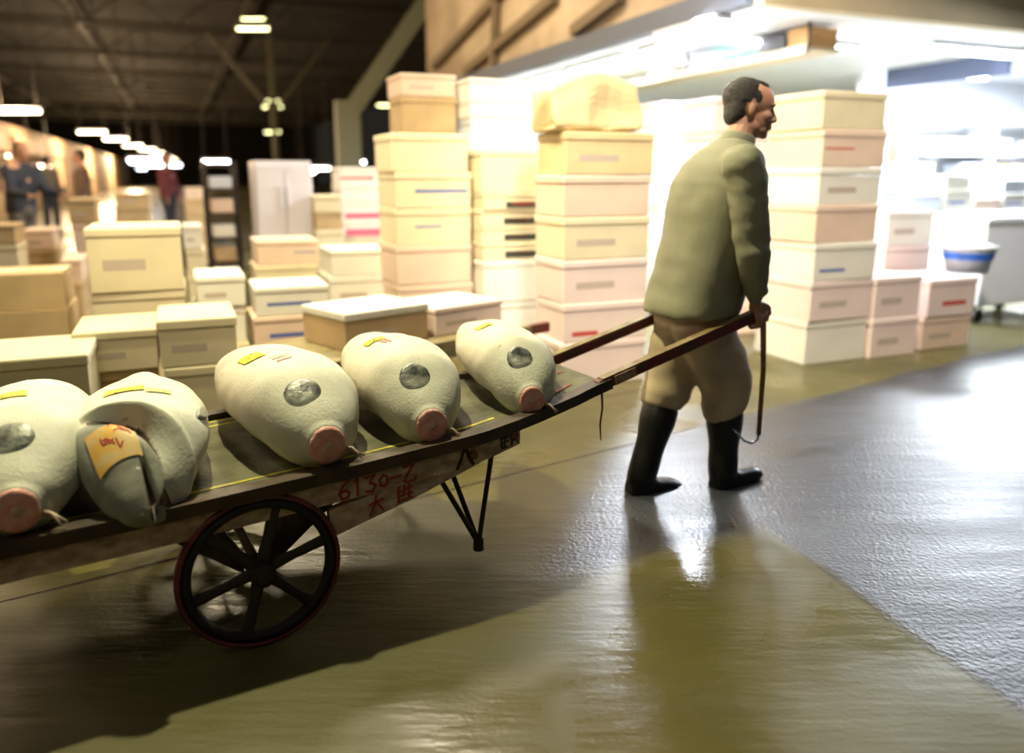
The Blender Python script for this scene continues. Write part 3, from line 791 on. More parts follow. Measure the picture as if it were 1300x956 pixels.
# ---- hook with a wooden shaft held with the right hand
hk = [on_v(969, 408, .072), on_v(969, 470, .07), on_v(963, 552, .07)]
HK = thing('hand_hook', 'long wooden-handled metal hook hanging from the man\'s right hand', 'hook', hk[2])
bm = BM(); tube(bm, [p-hk[2] for p in hk], [.012, .0105, .010], 12); mk('wooden_shaft', bm, mat('hook_wood', (.30, .16, .05), .5, mott=.4, scale=20), HK, True)
hp = [on_v(x, y, .07)-hk[2] for x, y in ((963, 548), (962, 558), (954, 563), (944, 559), (936, 550), (931, 545))]
bm = BM(); tube(bm, hp, [.0055, .0055, .005, .005, .004, .0015], 10); mk('metal_hook', bm, mat('bright_steel', (.55, .57, .6), .25, .9), HK, True)

def bystander(pos, face, label, jm, tm, cap=None, k=1.0, lean=0.0, arms='down'):
    f, r = basis(face); t = thing('person', label, 'person', pos)
    up = (UPZ+f*lean).normalized()
    hip = UPZ*.90*k; chest = hip+up*.36*k; neck = hip+up*.56*k; head = neck+up*.13*k+f*.02
    bm = BM(); head_shape(bm, head, f, r, UPZ, k); capsule(bm, neck-UPZ*.03, head-UPZ*.05*k, .055, .05)
    capsule(bm, hip, chest, .12, .13); capsule(bm, chest, neck-UPZ*.05, .12, .07)
    bj = BM(); bt_ = BM(); capsule(bt_, hip-UPZ*.02, hip+UPZ*.03, .15, .14)
    rings_loft(bj, [(hip-UPZ*.06, f, r, .13, .19), (hip+up*.1, f, r, .13, .185), (chest, f, r, .135, .20), (neck-up*.10, f, r, .11, .18), (neck, f, r, .06, .07)], 22, 2.3)
    for s in (-1, 1):
        sh = neck-up*.09*k+r*s*.19; el = sh-UPZ*.27+r*s*.04+f*(.02 if arms == 'down' else .10); wr = el-UPZ*(.22 if arms == 'down' else .03)+f*(.08 if arms == 'down' else .24)
        capsule(bm, neck-UPZ*.06, sh, .07, .06); capsule(bm, sh, el, .045, .035); capsule(bm, el, wr, .035, .025)
        for i in range(4): capsule(bm, wr, wr+(wr-el).normalized()*.14+r*(i-1.5)*.018, .016, .008, 8)
        capsule(bm, wr, wr+(wr-el).normalized()*.07-r*s*.04, .014, .009, 8)
        capsule(bj, neck-up*.1, sh, .08, .07); capsule(bj, sh, el, .068, .058); capsule(bj, el, wr-(wr-el).normalized()*.02, .056, .042)
        h_ = hip+r*s*.09; kn = h_-UPZ*.42+f*.04*s; an = Vector((kn.x, kn.y, .08))+f*-.02
        capsule(bm, h_, kn, .07, .05); capsule(bm, kn, an, .05, .035)
        capsule(bt_, h_, kn, .095, .075); capsule(bt_, kn, kn+(an-kn)*.5, .075, .07)
        bb = BM(); capsule(bb, kn+(an-kn)*.45, an, .066, .05); capsule(bb, an-UPZ*.03, an+f*.15-UPZ*.04, .045, .038); fuse('boot', bb, rubber, .016, 2, t)
    fuse('body', bm, skin, .012, 2, t); fuse('jacket', bj, jm, .018, 3, t, wr_noise); fuse('trousers', bt_, tm, .018, 3, t)
    bh = BM(); hair_shape(bh, head, f, r, UPZ, k); fuse('hair', bh, cap or hair_m, .012, 2, t)
    return t
navy = mat('navy_cloth', (.025, .03, .05), .8, mott=.2); brown_c = mat('brown_cloth', (.16, .09, .05), .8, mott=.2); red_c = mat('maroon_cloth', (.16, .03, .04), .8, mott=.2); greyc = mat('grey_cloth', (.12, .11, .10), .8, mott=.2)
def ground_q(x, q): p, z = on_q(x, 222, q); return G(p, q, 0)
bystander(ground_q(22, 11.5), R(-20), 'person in a dark navy jacket standing near the left edge of the picture', navy, greyc, arms='fwd', lean=.15)
bystander(ground_q(104, 15), R(200), 'person in brown standing behind the big cream box on the left', brown_c, greyc)
bystander(ground_q(212, 17), R(-10), 'person in a maroon jacket standing far down the left aisle', red_c, navy)
bystander(ground_q(60, 20), R(80), 'person in grey facing away, far back by the left wall stalls', greyc, navy)

# ================================================================== BOXES
ORD = ['lowest', 'second from the bottom', 'third from the bottom', 'fourth from the bottom', 'fifth from the bottom', 'sixth from the bottom', 'seventh from the bottom', 'eighth from the bottom', 'ninth from the bottom']
def foam_box(P, rz, w, d, h, m, label, group, mark=None, lidm=None, name='foam_box', cat='box'):
    t = thing(name, label, cat, P, rz, group); L = min(.055, h*.24)
    bm = BM(); box(bm, 0, w, 0, d, .0, h-L, .006, taper=.0015); mk('box_body', bm, m, t)
    bm = BM(); box(bm, -.006, w+.006, -.006, d+.006, h-L+.002, h-.002, .010); box(bm, .05, w-.05, .05, d-.05, h-.003, h-.001, 0); mk('lid', bm, lidm or m, t)
    if mark:
        for (mm, x0, x1, z0, z1) in mark:
            bm = BM(); zz = (h-L)
            if z0 < 0: box(bm, w*x0, w*x1, -.002, .003, h*.0+zz*(-z0), zz*(-z1))
            else: box(bm, w*x0, w*x1, .0005, .010, zz*z0, zz*z1)
            mk('printed_label', bm, mm, t)
    return t
def carton(P, rz, w, d, h, m, label, group, mark=None):
    t = thing('cardboard_carton', label, 'carton', P, rz, group)
    bm = BM(); box(bm, 0, w, 0, d, 0, h-.004, .004); mk('carton_body', bm, m, t)
    bm = BM(); box(bm, .003, w-.003, .003, d/2-.003, h-.004, h, 0); mk('top_flap', bm, m, t)
    bm = BM(); box(bm, .003, w-.003, d/2+.003, d-.003, h-.004, h, 0); mk('top_flap', bm, m, t)
    bm = BM(); box(bm, -.001, w+.001, d/2-.03, d/2+.03, h*.8, h+.001, 0); mk('packing_tape', bm, mat('tape', (.6, .5, .3), .3), t)
    for (mm, x0, x1, z0, z1) in (mark or []):
        bm = BM(); box(bm, w*x0, w*x1, -.003, .005, h*z0, h*z1); mk('printed_label', bm, mm, t)
    return t
def ystack(name, x0, x1, q, tops, cols, depth=.42, marks={}, base=0.0, hb=.27, jit=.012, carton_idx=(), xm=None):
    """a stack whose front stands on the line q; x0, x1 bound its front face, tops = heights of the lids, top first"""
    pL, _ = on_q(x0, 222, q); pR, _ = on_q(x1, 222, q); w = pR-pL
    zs = [on_q(x0, y, q)[1] for y in tops]
    zs = [z for z in zs if z > base+.1]
    low = zs[-1]-base
    # the lowest measured box goes down one box height, then even boxes to the base
    if low > hb*1.6:
        n = max(1, round(low/hb)); zs += [base+low*(n-k)/n for k in range(1, n)]
    zs = zs+[base]; n = len(zs)-1; rnd = random.Random(hash(name) % 1 + len(name)*13+int(x0))
    for i in range(n):
        zt, z0 = zs[i], zs[i+1]; col = cols[min(i, len(cols)-1)]; k = n-1-i
        jx, jy = rnd.uniform(-jit, jit), rnd.uniform(-jit, jit)
        P = G(pL+jx, q+jy, z0); h = zt-z0-.001
        pos = 'topmost' if (k == n-1 and n > 1) else ORD[k]
        kd = 'carton' if i in carton_idx else ('box' if col in ('brown', 'tan') else 'foam box')
        lab = f"{col} {kd}, {pos} of {name}" if n > 1 else f"{col} {kd}, {name}"
        f = carton if i in carton_idx else foam_box
        f(P, GA+rnd.uniform(-.012, .012), w, depth, h, CM[col], lab, 'boxes of '+name if n > 1 else 'boxes around the stacks', marks.get(i))
BL = [(ink_blue, .15, .75, .45, .6)]; RD = [(ink_red, .3, .8, .35, .5)]; BK = [(ink_dark, .36, .90, .12, .98), (ink_red, .46, .80, .35, .72)]
FB = [(mat('faint_ink', (.50, .42, .36), .7), .15, .6, .4, .6)]
ystack('the tall stack right of the man', 1040, 1119, 4.13, [113, 163, 212, 260, 309, 357, 408], ['cream', 'peach', 'white', 'peach', 'white', 'pink', 'white'], .52, {1: [(ink_red, .05, .5, .6, .75)], 2: FB, 4: [(ink_blue, .1, .5, .3, .4)], 5: FB})
ystack('the low right pile\'s left column', 1128, 1188, 4.10, [352, 404], ['pink', 'pink'], .5, {0: FB, 1: FB})
ystack('the low right pile\'s right column', 1194, 1256, 4.16, [354, 402], ['pink', 'peach'], .5, {0: RD, 1: FB})
ystack('the pile behind the low right pile', 1134, 1192, 4.74, [268, 312, 352], ['white', 'pink', 'pink'], .5, {0: FB})
ystack('the stack topped by crumpled paper', 716, 826, 4.25, [166, 222, 276, 331, 386, 436], ['tan', 'peach', 'cream', 'pink', 'pink', 'pink'], .40, {0: FB, 2: FB, 3: FB, 4: [(ink_red, .1, .4, .2, .35)]})
ystack('the pale stack behind the man\'s back', 838, 900, 6.75, [128, 152, 180, 206, 262, 310], ['pink', 'white', 'white', 'pale blue', 'pale blue'], .45, {1: [(ink_dark, .0, 1, .0, .12)]})
ystack('the pink stack behind the man\'s head', 905, 985, 5.2, [122, 168, 215, 262], ['pink', 'pink', 'peach'], .45)
ystack('the yellowish stack left of the dark labels', 500, 596, 5.3, [168, 218, 265, 312], ['cream', 'cream', 'cream', 'peach'], .5, {1: [(ink_blue, .25, .95, .55, .8)], 2: [(ink_blue, .25, .6, .6, .8)]})
ystack('the narrow stack with dark labels', 612, 690, 5.15, [188, 246, 267, 288, 309, 331, 385], ['cream', 'cream', 'cream', 'cream', 'cream', 'white'], .45, {i: BK for i in (1, 2, 3, 4)}, hb=.3)
ystack('the blue-white stack behind', 598, 692, 5.95, [98, 124, 149, 205], ['white', 'white', 'pale blue', 'pale blue', 'cream'], .4)
ystack('the peach-topped stack under the dark roof', 512, 580, 6.2, [92, 121, 168], ['peach', 'brown', 'cream'], .4, {0: FB})
# far white things and left piles
ystack('the far white and red stack', 432, 492, 8.2, [212, 236, 256, 280, 302], ['white', 'white', 'white', 'white', 'cream'], .5, {0: [(ink_red, -.0, .7, .45, .65)], 3: [(mat('pink_print', (.75, .12, .2), .6), .05, .8, .1, .9)], 2: [(mat('pink_print', (.75, .12, .2), .6), .05, .8, .1, .5)]})
ystack('the brown-sided pile before the far white stack', 398, 432, 7.6, [248, 270, 292], ['cream', 'brown', 'cream'], .5, {})
ystack('the pile below the tall white cabinet', 318, 398, 6.2, [306, 338, 372], ['peach', 'cream', 'white'], .5, {0: [(ink_blue, .6, .95, .6, .85)], 1: RD})
ystack('the wide pile behind the middle tuna', 414, 492, 5.75, [318, 352, 392], ['white', 'white', 'cream'], .5, {1: FB})
ystack('the big-box pile at the left', 98, 222, 4.9, [290, 374, 430], ['cream', 'cream', 'cream'], .62, {0: FB, 1: [(ink_red, .3, .8, .3, .6)]}, hb=.34)
ystack('the pile right of the big cream box', 236, 300, 5.1, [352, 392, 440], ['white', 'white', 'cream'], .5, {0: FB, 1: [(ink_blue, .3, .7, .4, .6)]})
ystack('the front pile left of the second tuna', 66, 178, 4.15, [424, 478], ['cream', 'brown'], .5, {0: FB}, hb=.35)
ystack('the front pile above the second tuna', 184, 288, 4.05, [408, 470], ['cream', 'cream'], .5, {0: FB}, hb=.35)
ystack('the front pile behind the middle tuna', 312, 408, 4.95, [366, 404, 440], ['white', 'peach', 'white'], .45, {0: BL, 1: [(ink_blue, .2, .75, .3, .5)]}, hb=.33)
ystack('the olive box at the left edge', -70, 84, 3.75, [462], ['cream'], .5, {0: RD}, hb=.6)
ystack('the dim pile at the far left edge', -60, 62, 5.2, [352, 400], ['brown', 'brown'], .5, {}, hb=.3, carton_idx=(0, 1))
for i, (x0, x1, q, tops, cols, nm) in enumerate((
        (84, 118, 8.2, [252, 284], ['brown', 'peach'], 'the pile beyond the big cream box'),
        (20, 58, 8.6, [292, 318], ['peach', 'brown'], 'the brown pile under the navy person'),
        (-30, 10, 8.0, [286, 312], ['brown', 'cream'], 'the pile cut by the left edge'),
        (142, 186, 10.5, [246, 262], ['brown', 'brown'], 'the far brown pile'),
        (62, 88, 6.6, [330, 360], ['peach', 'brown'], 'the small pile by the big cream box'),
        (226, 250, 7.2, [286, 316], ['white', 'cream'], 'the slim pile before the dark rack'),
        (232, 262, 12.5, [238, 252], ['peach', 'brown'], 'the far pile behind the dark rack'))):
    ystack(nm, x0, x1, q, tops, cols, .5, {0: FB})
# crumpled paper parcel on top of the stack left of the man
pL, zt = on_q(716, 166, 4.25)
bm = BM(); box(bm, -.06, .50, .02, .40, .001, .30, .03)
bmesh.ops.subdivide_edges(bm, edges=bm.edges, cuts=5, use_grid_fill=True)
for v in bm.verts:
    n_ = noise.noise_vector(v.co*6+Vector((4, 1, 2))); v.co += n_*.035*(1 if v.co.z > .02 else 0)
    v.co.z = max(.0015, v.co.z*(.82+.35*math.sin((v.co.x+.06)*5.2)) if v.co.z > .05 else v.co.z)
pz = mk('paper_parcel', bm, tan_paper, None, False, G(pL, 4.25, zt+.001), GA-.05); tag(pz, 'crumpled tan paper parcel on top of the stack left of the man', 'parcel')
# parked cart with boxes on it
PA = R(44); PO = Vector((-1.02, 3.50, 0)); PU = Vector((math.cos(PA), math.sin(PA), 0)); PV = Vector((-math.sin(PA), math.cos(PA), 0))
pc = thing('parked_cart', 'flat pale wooden cart parked behind the tuna, two boxes on it', 'cart', PO, PA)
old_wood = mat('pale_worn_wood', (.36, .30, .15), .75, col2=(.22, .18, .09), scale=7, bump=.3, bscale=30, stretch=(1, 5, 5))
bm = BM()
for k in range(5): box(bm, 0, 1.5, .012+k*.118, .122+k*.118, .40, .425, .003)
mk('deck', bm, old_wood, pc)
for y in (0, .59):
    bm = BM(); box(bm, -.02, 1.56, y-.02, y+.02, .335, .43, .004); mk('side_rail', bm, old_wood, pc)
bm = BM(); box(bm, 1.56, 1.72, -.02, .02, .37, .43, .004); mk('handle', bm, red_wood, pc)
bm = BM(); box(bm, 1.56, 1.72, .57, .61, .37, .43, .004); mk('handle', bm, red_wood, pc)
for x in (.3, 1.25):
    for y in (.08, .50):
        bm = BM(); tube(bm, [(x, y-.02, .115), (x, y+.02, .115)], .115, 28); w_ = mk('wheel', bm, rubber, pc)
        bm = BM(); tube(bm, [(x, y-.025, .115), (x, y+.025, .115)], .05, 20); mk('hub', bm, dark_steel, w_)
        bm = BM(); box(bm, x-.03, x+.03, y-.035, y-.027, .10, .40); box(bm, x-.03, x+.03, y+.027, y+.035, .10, .40); mk('fork', bm, dark_steel, pc)
def on_pc(x, y): return PO+PU*x+PV*y+Vector((0, 0, .4265))
foam_box(on_pc(.38, .12), PA, .52, .42, .20, CM['brown'], 'tan-sided box with a pale lid on the parked cart, nearer the middle tuna', 'boxes on the parked cart', FB, foam)
foam_box(on_pc(.95, .12), PA, .50, .42, .16, CM['pink'], 'pinkish foam box on the parked cart, nearer the man', 'boxes on the parked cart', FB)

# tall white cabinet, rack, tubs
pL, z1 = on_q(322, 204, 7.8); pR, _ = on_q(396, 222, 7.8)
t = thing('tall_cabinet', 'tall lilac-white cabinet standing in the middle distance behind the foam boxes', 'cabinet', G(pL, 7.8, 0), GA)
bm = BM(); box(bm, 0, pR-pL, .02, .6, .08, z1, .01); mk('cabinet_body', bm, mat('lilac_white', (.68, .66, .72), .5), t)
for a, b in ((.02, .5), (.5, .98)):
    bm = BM(); w = pR-pL; box(bm, w*a+.004, w*b-.004, 0, .02, .12, z1-.04, .004); d_ = mk('door', bm, mat('lilac_white', (.68, .66, .72), .5), t)
    bm = BM(); x = w*.5+(-.04 if a < .3 else .03); box(bm, x, x+.015, -.03, 0, 1.0, 1.2); mk('handle', bm, white_steel, d_)
for x in (.05, pR-pL-.05):
    bm = BM(); box(bm, x-.03, x+.03, .04, .56, 0, .08); mk('foot', bm, dark_steel, t)
pL, z1 = on_q(256, 205, 8.6); pR, _ = on_q(302, 222, 8.6); w = pR-pL
t = thing('storage_rack', 'dark open rack of trays left of the tall white cabinet', 'rack', G(pL, 8.6, 0), GA)
for x in (0, w-.04):
    for y in (0, .46):
        bm = BM(); box(bm, x, x+.04, y, y+.04, 0, z1); mk('upright', bm, dark_steel, t)
for k in range(6):
    z = .15+k*(z1-.2)/5; bm = BM(); box(bm, 0, w, 0, .5, z, z+.03); mk('shelf', bm, wood_dark, t)
TR = [('pale blue', .2), ('brown', .14), ('white', .12), ('peach', .14), ('pale blue', .12)]
for k, (c_, h_) in enumerate(TR):
    z = .15+k*(z1-.2)/5+.031
    bm = BM(); box(bm, .06, w-.06, .03, .44, z, z+h_, .01, .0); o = mk('tray', bm, CM[c_]); o.location = G(pL, 8.6, 0); o.rotation_euler.z = GA
    tag(o, f"{c_} tray on the {['lowest', 'second', 'third', 'fourth', 'fifth'][k]} shelf of the dark rack", 'tray', 'trays on the dark rack')
# white wheeled chest at the far right
pL, z1 = on_q(1256, 276, 4.75)
t = thing('wheeled_chest', 'white chest on black casters cut by the right edge', 'chest', G(pL, 4.75, 0), GA)
bm = BM(); box(bm, 0, 1.1, 0, .6, .16, z1-.06, .015); mk('chest_body', bm, white_steel, t)
bm = BM(); box(bm, -.015, 1.115, -.015, .615, z1-.058, z1, .012); mk('lid', bm, white_steel, t)
for x in (.1, 1.0):
    for y in (.08, .52):
        bm = BM(); tube(bm, [(x, y-.02, .055), (x, y+.02, .055)], .055, 20); box(bm, x-.02, x+.02, y-.03, y-.022, .05, .16); box(bm, x-.02, x+.02, y+.022, y+.03, .05, .16); mk('caster', bm, rubber, t)
# tub with a blue band on the low pile
def tub(P, label, r0=.15, r1=.19, h=.19, band=True):
    t = thing('plastic_tub', label, 'tub', P)
    bm = BM(); pr = [(0, r0*.2), (0, r0), (h*.9, r1), (h, r1+.015), (h, r1-.012), (h*.9, r1-.015), (.02, r0-.01), (.02, .01)]
    rr = [[bm.verts.new((r*math.cos(a), r*math.sin(a), z)) for a in [2*math.pi*k/32 for k in range(32)]] for z, r in pr]
    for A, B in zip(rr, rr[1:]):
        for k in range(32): bm.faces.new((A[k], A[(k+1) % 32], B[(k+1) % 32], B[k]))
    bm.faces.new(rr[0][::-1]); bm.faces.new(rr[-1]); mk('tub_body', bm, foam_blue, t, True)
    bm = BM(); rr = [[bm.verts.new((r*math.cos(a), r*math.sin(a), z)) for a in [2*math.pi*k/32 for k in range(32)]] for z, r in ((h*.55, r0+(r1-r0)*.61+.002), (h*.85, r0+(r1-r0)*.945+.002))]
    for k in range(32): bm.faces.new((rr[0][k], rr[0][(k+1) % 32], rr[1][(k+1) % 32], rr[1][k]))
    mk('blue_band', bm, mat('blue_plastic', (.03, .14, .60), .4), t, True)
    bm = BM(); rr = [[bm.verts.new((r*math.cos(a), r*math.sin(a), z)) for a in [2*math.pi*k/32 for k in range(32)]] for z, r in ((h+.001, r1+.02), (h+.018, r1+.018), (h+.045, r1*.5), (h+.05, .01))]
    for A, B in zip(rr, rr[1:]):
        for k in range(32): bm.faces.new((A[k], A[(k+1) % 32], B[(k+1) % 32], B[k]))
    bm.faces.new(rr[0][::-1]); bm.faces.new(rr[-1]); mk('lid', bm, white_steel, t, True)
zz = on_q(1194, 354, 4.16)[1]; pp = on_q(1232, 300, 4.4)[0]
tub(G(pp, 4.4, zz), 'round tub with a blue band and white lid on the low right pile')

# ================================================================== SHOP BUILDING
beige = mat('beige_fascia', (.52, .42, .25), .7, col2=(.46, .37, .22), scale=2)
plaster = mat('warm_plaster', (.50, .38, .25), .85, col2=(.34, .25, .16), scale=1.2)
white_wall = mat('white_wall', (.82, .84, .88), .6)
awning_m = mat('dark_awning', (.10, .11, .14), .6)
Q0, P0 = 5.35, 4.05          # front line and side line of the shops
# corner at the near left: fascia runs along u from P0 and along w from Q0
pc_, zf = on_q(962, 8, Q0)
P0 = pc_
ZF = zf
bm = BM(); box(bm, P0-.02, P0+9, Q0-.10, Q0+.02, ZF, ZF+1.3); structure('trim_1', bm, beige, None, GA)
bm = BM(); box(bm, P0-.10, P0+.02, Q0+.03, 16, ZF+.02, ZF+.20); structure('trim_2', bm, awning_m, None, GA)
bm = BM(); box(bm, P0+.05, P0+.2, Q0+.05, 14.5, ZF+.20, 7.5); structure('wall_side', bm, plaster, None, GA)
bm = BM(); box(bm, P0+.2, P0+9, Q0+.05, Q0+.2, ZF+1.2, 7.5); structure('wall_front', bm, plaster, None, GA)
bm = BM(); box(bm, P0+.05, P0+9, Q0+.05, 16, ZF+.02, ZF+.10); structure('ceiling_shop', bm, white_wall, None, GA)
bm = BM(); box(bm, P0+.05, P0+9, 14.4, 14.5, 0, ZF+.02); structure('wall_back', bm, white_wall, None, GA)
bm = BM(); box(bm, P0+4.2, P0+8.9, 8.3, 8.4, 0, ZF+.02); structure('wall_inner', bm, white_wall, None, GA)
bm = BM(); box(bm, P0+8.9, P0+9, Q0+.2, 14.4, 0, ZF+.02); structure('wall_right', bm, white_wall, None, GA)
for i, (xa, ya, xb, yb) in enumerate(((592, 92, 706, -4), (552, 84, 640, -12), (628, 84, 632, -10), (730, 40, 790, -6))):
    q0, z0 = on_p(xa, ya, P0); q1, z1 = on_p(xb, yb, P0)
    bm = BM(); beam(bm, G(P0-.02, q0, z0), G(P0-.02, q1, z1), .10, .12); structure(f'trim_{30+i}', bm, mat('brace_brown', (.16, .11, .06), .7))
pv, zv = on_q(1296, 92, 6.1)
bm = BM(); box(bm, pv, pv+.05, 6.25, 7.9, zv, ZF+.015)
o = mk('valance', bm, mat('blue_grey_cloth', (.10, .12, .20), .7), None, False, None, GA); tag(o, 'dark blue-grey cloth valance inside the bright shop at upper right', 'valance')
# fluorescent fixtures
tube_m = mat('lit_tube', (1, 1, 1), .5, emit=(.86, .93, 1.0), es=26)
warm_tube = mat('lit_tube_warm', (1, 1, 1), .5, emit=(1, .80, .52), es=16)
green_tube = mat('lit_lamp_yellow', (1, 1, 1), .5, emit=(1.0, .95, .42), es=9)
def fixture(p, q, z, L, ang, label, group, m=tube_m, n=2):
    t = thing('tube_light', label, 'light', G(p, q, z), GA+ang, group)
    bm = BM(); box(bm, -L/2-.03, L/2+.03, -.09, .09, .03, .08, .008); mk('housing', bm, white_steel, t)
    for k in range(n):
        y = (k-(n-1)/2)*.09; bm = BM(); tube(bm, [(-L/2, y, 0.005), (L/2, y, .005)], .022, 12); mk('tube', bm, m, t, True)
    return t
zt = ZF-.062
for i, (p, q, w_) in enumerate(((1.5, 6.5, 'nearest the shop corner'), (3.4, 6.1, 'over the right shop counter'), (5.6, 6.1, 'farthest right in the shop front'), (1.2, 8.2, 'second row back, over the shop corner'), (4.9, 7.6, 'second row back, over the right shop'))):
    fixture(P0+p, q, zt, 1.3, 0, 'double tube light '+w_, 'tube lights in the shops')
for i, q in enumerate((6.9, 8.6, 10.2, 11.8, 13.4)):
    fixture(P0+.35, q, zt, 1.3, math.pi/2, 'double tube light along the shop side, '+['nearest the man', 'second from the man', 'third from the man', 'fourth from the man', 'fifth from the man'][i], 'tube lights along the shop side')
# shelf along the side with goods
ps, zsh = on_q(1072, 62, Q0+.4)
t = thing('hanging_shelf', 'long pale shelf hung in the shop above the foam boxes', 'shelf', (0, 0, 0), 0)
bm = BM(); box(bm, ps-.42, ps, Q0+.4, 11.5, zsh-.03, zsh); bmesh.ops.rotate(bm, verts=bm.verts, matrix=Matrix.Rotation(GA, 3, 'Z')); mk('shelf_board', bm, mat('pale_shelf', (.62, .52, .36), .6), t)
bm = BM(); box(bm, ps-.45, ps-.42, Q0+.4, 11.5, zsh-.06, zsh+.012); bmesh.ops.rotate(bm, verts=bm.verts, matrix=Matrix.Rotation(GA, 3, 'Z')); mk('front_lip', bm, mat('pale_shelf', (.62, .52, .36), .6), t)
for q in (Q0+.42, 7.6, 9.5, 11.4):
    bm = BM(); tube(bm, [G(ps-.40, q, zsh-.05), G(ps-.40, q, ZF+.02)], .012, 8); mk('hanger_rod', bm, dark_steel, t)
def shelf_item(q, w, d, h, m, label, cat='box', name='cardboard_carton'):
    foam_box(G(ps-.38, Q0+.45+q, zsh+.001), GA, w, d, min(h, ZF-zsh-.01), m, label, 'goods on the long shop shelf', None, None, name, cat)
shelf_item(0, .34, .26, .24, mat('orange_carton', (.60, .36, .14), .8), 'orange-brown carton at the near end of the long shop shelf', 'carton')
shelf_item(.30, .33, .36, .20, mat('dark_goods', (.05, .045, .05), .6), 'dark box beside the orange-brown carton on the long shop shelf')
shelf_item(.72, .33, .5, .06, mat('green_goods', (.05, .38, .25), .5), 'flat green box on the long shop shelf')
shelf_item(1.35, .33, .45, .16, foam_blue, 'pale blue box past the green one on the long shop shelf')
shelf_item(2.1, .33, .5, .12, foam, 'white box far along the long shop shelf')
# counters and goods inside the right shop
for i, (p, q, w_, h_, nm) in enumerate(((1.1, 6.0, 1.6, .85, 'left'), (3.0, 6.2, 1.9, .9, 'right'))):
    t = thing('shop_counter', f'white steel counter in the bright shop, the {nm} one', 'counter', G(P0+p, q, 0), GA)
    bm = BM(); box(bm, 0, w_, 0, .7, h_-.04, h_, .006); mk('counter_top', bm, white_steel, t)
    bm = BM(); box(bm, .04, w_-.04, .04, .66, .5, h_-.04); mk('apron_panel', bm, white_steel, t)
    for x in (.03, w_-.07):
        for y in (.03, .63):
            bm = BM(); box(bm, x, x+.04, y, y+.04, 0, h_-.04); mk('leg', bm, white_steel, t)
    cols = ['white', 'pale blue', 'white', 'peach', 'white', 'pale blue']
    for k in range(4):
        hh = .14+.05*((k*7+i) % 3); ww = w_/4-.05
        foam_box(G(P0+p+.03+k*w_/4, q+.12, h_+.001), GA, ww, .40, hh, CM[cols[(k+i) % 6]], f"{cols[(k+i) % 6]} box on the {nm} shop counter, {['first', 'second', 'third', 'fourth'][k]} from its left end", 'boxes on the shop counters', BL if k % 2 else None)
        if k in (1, 3): foam_box(G(P0+p+.04+k*w_/4, q+.14, h_+.001+hh), GA, ww-.03, .36, .16, CM['white' if k == 1 else 'pale blue'], f"{'white' if k == 1 else 'pale blue'} box stacked on the {nm} shop counter above the {['first', 'second', 'third', 'fourth'][k]} box", 'boxes on the shop counters')
bystander(G(P0+3.75, 7.3, 0), R(250), 'person in white behind the counters of the bright shop', mat('white_cloth', (.75, .77, .8), .8), mat('white_cloth', (.75, .77, .8), .8))
# back shelves of the shop
t = thing('shop_shelving', 'white shelving against the back of the bright shop', 'shelving', G(P0+4.6, 7.75, 0), GA)
for x in (0, 1.5, 3.0):
    bm = BM(); box(bm, x, x+.04, 0, .45, 0, 2.1); mk('upright', bm, white_steel, t)
for k in range(5):
    bm = BM(); box(bm, 0, 3.04, 0, .45, .3+k*.42, .33+k*.42); mk('shelf', bm, white_steel, t)
cc = ['pale blue', 'white', 'brown', 'white', 'peach', 'cream']
for k in range(1, 4):
    for i in range(6):
        if (i+k) % 4 == 3: continue
        foam_box(G(P0+4.68+i*.49, 7.81, .331+k*.42), GA, .40, .33, .2+.04*((i*3+k) % 3), CM[cc[(i*2+k) % 6]], f"{cc[(i*2+k) % 6]} box, {['first', 'second', 'third', 'fourth', 'fifth', 'sixth'][i]} place on the {['', 'second', 'third', 'fourth'][k]} shelf at the back of the shop", 'boxes on the back shelving')

# ================================================================== HALL
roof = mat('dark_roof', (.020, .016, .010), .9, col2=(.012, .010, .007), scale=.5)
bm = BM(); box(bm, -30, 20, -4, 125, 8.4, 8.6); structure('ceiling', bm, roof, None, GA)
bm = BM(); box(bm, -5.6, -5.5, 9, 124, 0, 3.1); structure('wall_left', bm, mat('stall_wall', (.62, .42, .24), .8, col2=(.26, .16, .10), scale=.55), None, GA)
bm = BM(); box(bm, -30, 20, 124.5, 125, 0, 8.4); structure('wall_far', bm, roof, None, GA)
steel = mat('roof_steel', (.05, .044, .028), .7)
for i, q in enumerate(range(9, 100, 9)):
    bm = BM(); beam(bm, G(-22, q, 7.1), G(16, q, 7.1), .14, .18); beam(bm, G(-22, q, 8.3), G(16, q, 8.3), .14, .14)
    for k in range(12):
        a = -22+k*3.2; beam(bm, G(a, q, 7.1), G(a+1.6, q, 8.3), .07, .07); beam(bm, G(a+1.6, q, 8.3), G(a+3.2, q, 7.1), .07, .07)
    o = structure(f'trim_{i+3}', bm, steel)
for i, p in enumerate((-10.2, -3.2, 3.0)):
    bm = BM(); beam(bm, G(p, 3, 7.6), G(p, 120, 7.6), .12, .2); structure(f'trim_{i+20}', bm, steel)
